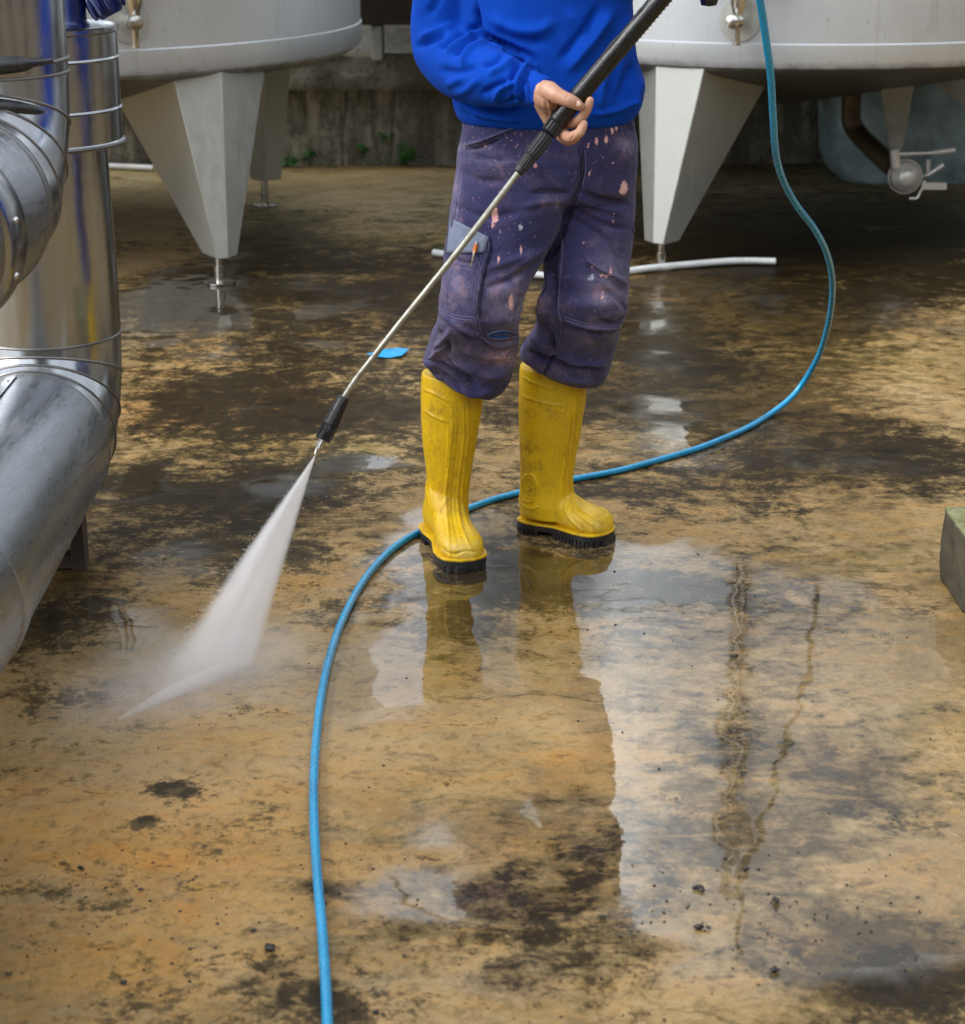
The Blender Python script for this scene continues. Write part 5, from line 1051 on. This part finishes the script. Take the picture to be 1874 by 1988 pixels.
# ------------------------------------------------------------------ the water jet
nozz = n1.copy(); gA, gB = G(232, 1400), G(488, 1286); gC = G(340, 1350)
def jet():
    ctr = (gA+gB)/2; d = ctr-nozz; L = np.linalg.norm(d); zax = Vector(-d/L); across = Vector(gB-gA); xax = (across-zax*across.dot(zax)).normalized(); yax = zax.cross(xax)
    R = Matrix((xax, yax, zax)).transposed(); Ri = R.inverted()
    a = Ri @ Vector(gA-nozz); b = Ri @ Vector(gB-nozz)   # local coords of the two ground corners (x across, z down = negative)
    ta, tb_ = a.x/-a.z, b.x/-b.z
    rings = []; n = 32
    for t in (0.0, .03, .1, .25, .5, .75, 1.0):
        ring_ = []
        for q in np.linspace(0, 2*PI, n, endpoint=False):
            uu = math.cos(q); zz_ = -(abs(a.z)*(1-uu)/2+abs(b.z)*(1+uu)/2)*t
            xx = (ta*(1-uu)/2+tb_*(1+uu)/2)*(-zz_)*1.06+.0015*uu; yy = math.sin(q)*(.0016+.030*t)
            ring_.append((xx, yy, zz_))
        rings.append(ring_)
    v, f = loft(rings); m = bpy.data.meshes.new('water_jet'); m.from_pydata(v, [], f)
    import bmesh
    bm = bmesh.new(); bm.from_mesh(m); bmesh.ops.recalc_face_normals(bm, faces=bm.faces); bm.to_mesh(m); bm.free()
    mt, nt = mat('water_spray'); N = NT(nt); t = N.n('ShaderNodeTexCoord'); s = N.n('ShaderNodeSeparateXYZ'); N.l(t.outputs['Object'], s.inputs[0])
    dz = N.mth('MAXIMUM', N.mth('MULTIPLY', s.outputs[2], -1.), .004); uu = N.mth('DIVIDE', s.outputs[0], dz)
    un = N.rng(uu, ta, tb_, 0, 1)                                     # 0..1 across the fan
    ed = N.mth('MULTIPLY', N.rng(un, .0, .30, smooth=True), N.rng(un, 1., .93, smooth=True))
    yn = N.mth('DIVIDE', N.mth('ABSOLUTE', s.outputs[1]), N.mth('ADD', N.mth('MULTIPLY', dz, .030/L), .0016))
    yf = N.rng(yn, 0., 1., 1., 0., smooth=True)
    cv = N.n('ShaderNodeCombineXYZ'); N.l(N.mth('MULTIPLY', uu, 38.), cv.inputs[0]); N.l(N.mth('MULTIPLY', dz, 2.2), cv.inputs[1]); st_ = N.noise(cv.outputs[0], 1., 5, .65)
    dn = N.mth('MULTIPLY', N.mth('DIVIDE', 5.2, N.mth('ADD', N.mth('MULTIPLY', dz, .12), .004)), N.mth('SUBTRACT', 1., N.mth('MULTIPLY', dz, .55/L)))
    fadeL = N.mth('SUBTRACT', 1., N.mth('MULTIPLY', N.rng(dz, L*.35, L*1.1), N.rng(un, .95, .0, .15, .85)))
    dens = N.mth('MULTIPLY', N.mth('MULTIPLY', dn, N.mth('MULTIPLY', ed, yf)), N.mth('MULTIPLY', N.rng(st_, .38, .62, .12, 2.1), fadeL))
    vol = N.n('ShaderNodeVolumePrincipled'); vol.inputs['Color'].default_value = (.995, .995, 1., 1); vol.inputs['Anisotropy'].default_value = -.15; N.l(dens, vol.inputs['Density'])
    o = N.n('ShaderNodeOutputMaterial'); N.l(vol.outputs[0], o.inputs['Volume']); m.materials.append(mt)
    ob = bpy.data.objects.new('water_jet', m); COL.objects.link(ob); ob.matrix_world = Matrix.Translation(Vector(nozz)) @ R.to_4x4()
    tag(ob, 'white fan-shaped jet of water from the nozzle to the floor', 'water jet')
    # mist along the impact line
    for nm, c_, r_, dn_, lab, kind in (('spray_mist', (gA*.45+gB*.55), (.40, .22, .11), 6., 'pale mist drifting over the floor where the jet lands', 'stuff'),):
        v, f = ellipsoid((0, 0, 0), r_, 16); m2 = bpy.data.meshes.new(nm); m2.from_pydata(v, [], f); mt2, nt2 = mat(nm); N = NT(nt2); t = N.n('ShaderNodeTexCoord'); mp = N.n('ShaderNodeMapping'); N.l(t.outputs['Object'], mp.inputs[0]); mp.inputs['Scale'].default_value = tuple(1/q for q in r_)
        ln = N.n('ShaderNodeVectorMath', op='LENGTH'); N.l(mp.outputs[0], ln.inputs[0]); fo = N.rng(ln.outputs['Value'], .1, 1., 1., 0., smooth=True)
        no = N.noise(t.outputs['Object'], 14, 4, .6); dd = N.mth('MULTIPLY', N.mth('MULTIPLY', fo, N.rng(no, .3, .7, .3, 1.5)), dn_)
        vol = N.n('ShaderNodeVolumePrincipled'); vol.inputs['Color'].default_value = (.97, .97, .98, 1); N.l(dd, vol.inputs['Density']); o = N.n('ShaderNodeOutputMaterial'); N.l(vol.outputs[0], o.inputs['Volume']); m2.materials.append(mt2)
        ob2 = bpy.data.objects.new(nm, m2); COL.objects.link(ob2); an = math.atan2(gB[1]-gA[1], gB[0]-gA[0]); ob2.matrix_world = Matrix.Translation((c_[0], c_[1], .01)) @ Matrix.Rotation(an, 4, 'Z'); tag(ob2, lab, 'mist', kind=kind)
    # bright splash line
    mb = MB(); a_, b_ = gA, gB
    v, f = tube([a_+np.array([0, 0, .004]), a_*.7+b_*.3+np.array([0, 0, .010]), a_*.35+b_*.65+np.array([0, 0, .013]), b_+np.array([0, 0, .010])], [.004, .012, .014, .006], 16, 6, dome=True)
    m3 = bpy.data.meshes.new('splash_line'); m3.from_pydata([tuple(map(float, p)) for p in v], [], f); mt3, nt3 = mat('splash_foam'); N = NT(nt3); no = N.noise(N.tc(), 60, 4, .7)
    vol = N.n('ShaderNodeVolumePrincipled'); vol.inputs['Color'].default_value = (.98, .98, .99, 1); N.l(N.rng(no, .3, .7, 20., 70.), vol.inputs['Density']); o = N.n('ShaderNodeOutputMaterial'); N.l(vol.outputs[0], o.inputs['Volume']); m3.materials.append(mt3)
    ob3 = bpy.data.objects.new('splash_line', m3); COL.objects.link(ob3); ob3.parent = ob; ob3.matrix_parent_inverse = ob.matrix_world.inverted()
jet()
# flying drops
M['drop'] = plain('water_drop', (.75, .77, .78), .08, 0, .05, 10, 0)
random.seed(11); mb = MB()
for k in range(700):
    t_ = random.uniform(.05, 1.)**.7; e_ = random.choice([random.gauss(0, .05), random.gauss(1, .04), random.uniform(0, 1), random.uniform(0, 1)]); p = nozz+(gA*(1-e_)+gB*e_-nozz)*t_+np.array([random.gauss(0, .006), random.gauss(0, .010), random.gauss(0, .006)])*(t_+.2)
    if p[2] > .003: mb.add(*ellipsoid(p, (.0007, .0007, .0008), 3))
for k in range(260):
    e_ = random.random(); p = gA*(1-e_)+gB*e_+np.array([random.gauss(0, .05), random.gauss(-.01, .05), abs(random.gauss(0, .022))+.003]); mb.add(*ellipsoid(p, (.0008, .0008, .0011), 3))
for k in range(60):
    x, y = random.choice([(random.uniform(480, 760), random.uniform(960, 1250)), (random.uniform(150, 560), random.uniform(1250, 1450))]); p = W(x, y, random.uniform(3.6, 4.3))
    if p[2] > .005: mb.add(*ellipsoid(p, (.0007, .0007, .001), 4))
tag(mk('spray_drops', mb, M['drop'], None, sharp=0), 'tiny water drops flying around the jet', 'water drops', kind='stuff')

# ------------------------------------------------------------------ camera, light, world
cam = bpy.data.cameras.new('camera'); co = bpy.data.objects.new('camera', cam); COL.objects.link(co)
cam.sensor_fit = 'HORIZONTAL'; cam.sensor_width = 36; cam.lens = 36*F/1874; cam.clip_end = 300; cam.clip_start = .05
co.location = (0, 0, HC); co.rotation_euler = (PI/2-PITCH, 0, 0); scene.camera = co
cam.dof.use_dof = True; cam.dof.focus_distance = 4.45; cam.dof.aperture_fstop = 7.0
SUN_EL, SUN_AZ = math.radians(36), math.atan2(-.24, -.97)   # azimuth as (x, y) direction toward the sun
sd = Vector((-.97*math.cos(SUN_EL), -.24*math.cos(SUN_EL), math.sin(SUN_EL))).normalized()
sun = bpy.data.lights.new('sun', 'SUN'); sun.energy = 2.7; sun.angle = math.radians(40); sun.color = (1, .99, .97)
so_ = bpy.data.objects.new('sun', sun); COL.objects.link(so_); so_.rotation_euler = sd.to_track_quat('Z', 'Y').to_euler()
wd = bpy.data.worlds.new('World'); scene.world = wd; wd.use_nodes = True; nt = wd.node_tree; nt.nodes.clear(); N = NT(nt)
sky = N.n('ShaderNodeTexSky'); sky.sky_type = 'NISHITA'; sky.sun_disc = False; sky.sun_elevation = SUN_EL; sky.sun_rotation = math.atan2(sd.x, sd.y); sky.dust_density = 3; sky.air_density = 1.2
t = N.n('ShaderNodeTexCoord'); cl = N.noise(t.outputs['Generated'], 2.6, 6, .6, .3)
cloud = N.mix(N.rng(cl, .35, .68), (5.6, 6.0, 6.7), (10., 10.1, 10.2))
dp = N.n('ShaderNodeVectorMath', op='DOT_PRODUCT'); N.l(t.outputs['Generated'], dp.inputs[0]); dp.inputs[1].default_value = tuple(sd)
glow = N.rng(dp.outputs['Value'], -.2, 1., .85, 1.35)
cloud = N.mix(1., cloud, N.ramp(glow, [(0, 0.), (1, 1.)]), 'MULTIPLY') if False else cloud
c = N.mix(.82, sky.outputs[0], cloud)
vm = N.n('ShaderNodeVectorMath', op='SCALE'); N.l(c, vm.inputs[0]); N.l(glow, vm.inputs[3]); c = vm.outputs[0]
bg = N.n('ShaderNodeBackground'); N.l(c, bg.inputs[0]); bg.inputs[1].default_value = .15; o = N.n('ShaderNodeOutputWorld'); N.l(bg.outputs[0], o.inputs[0])
scene.view_settings.view_transform = 'Standard'; scene.view_settings.look = 'None'; scene.view_settings.exposure = .45; scene.view_settings.gamma = 1
scene.cycles.use_denoising = True; scene.cycles.volume_step_rate = .3; scene.cycles.volume_max_steps = 256; scene.cycles.volume_bounces = 8; scene.cycles.max_bounces = 10
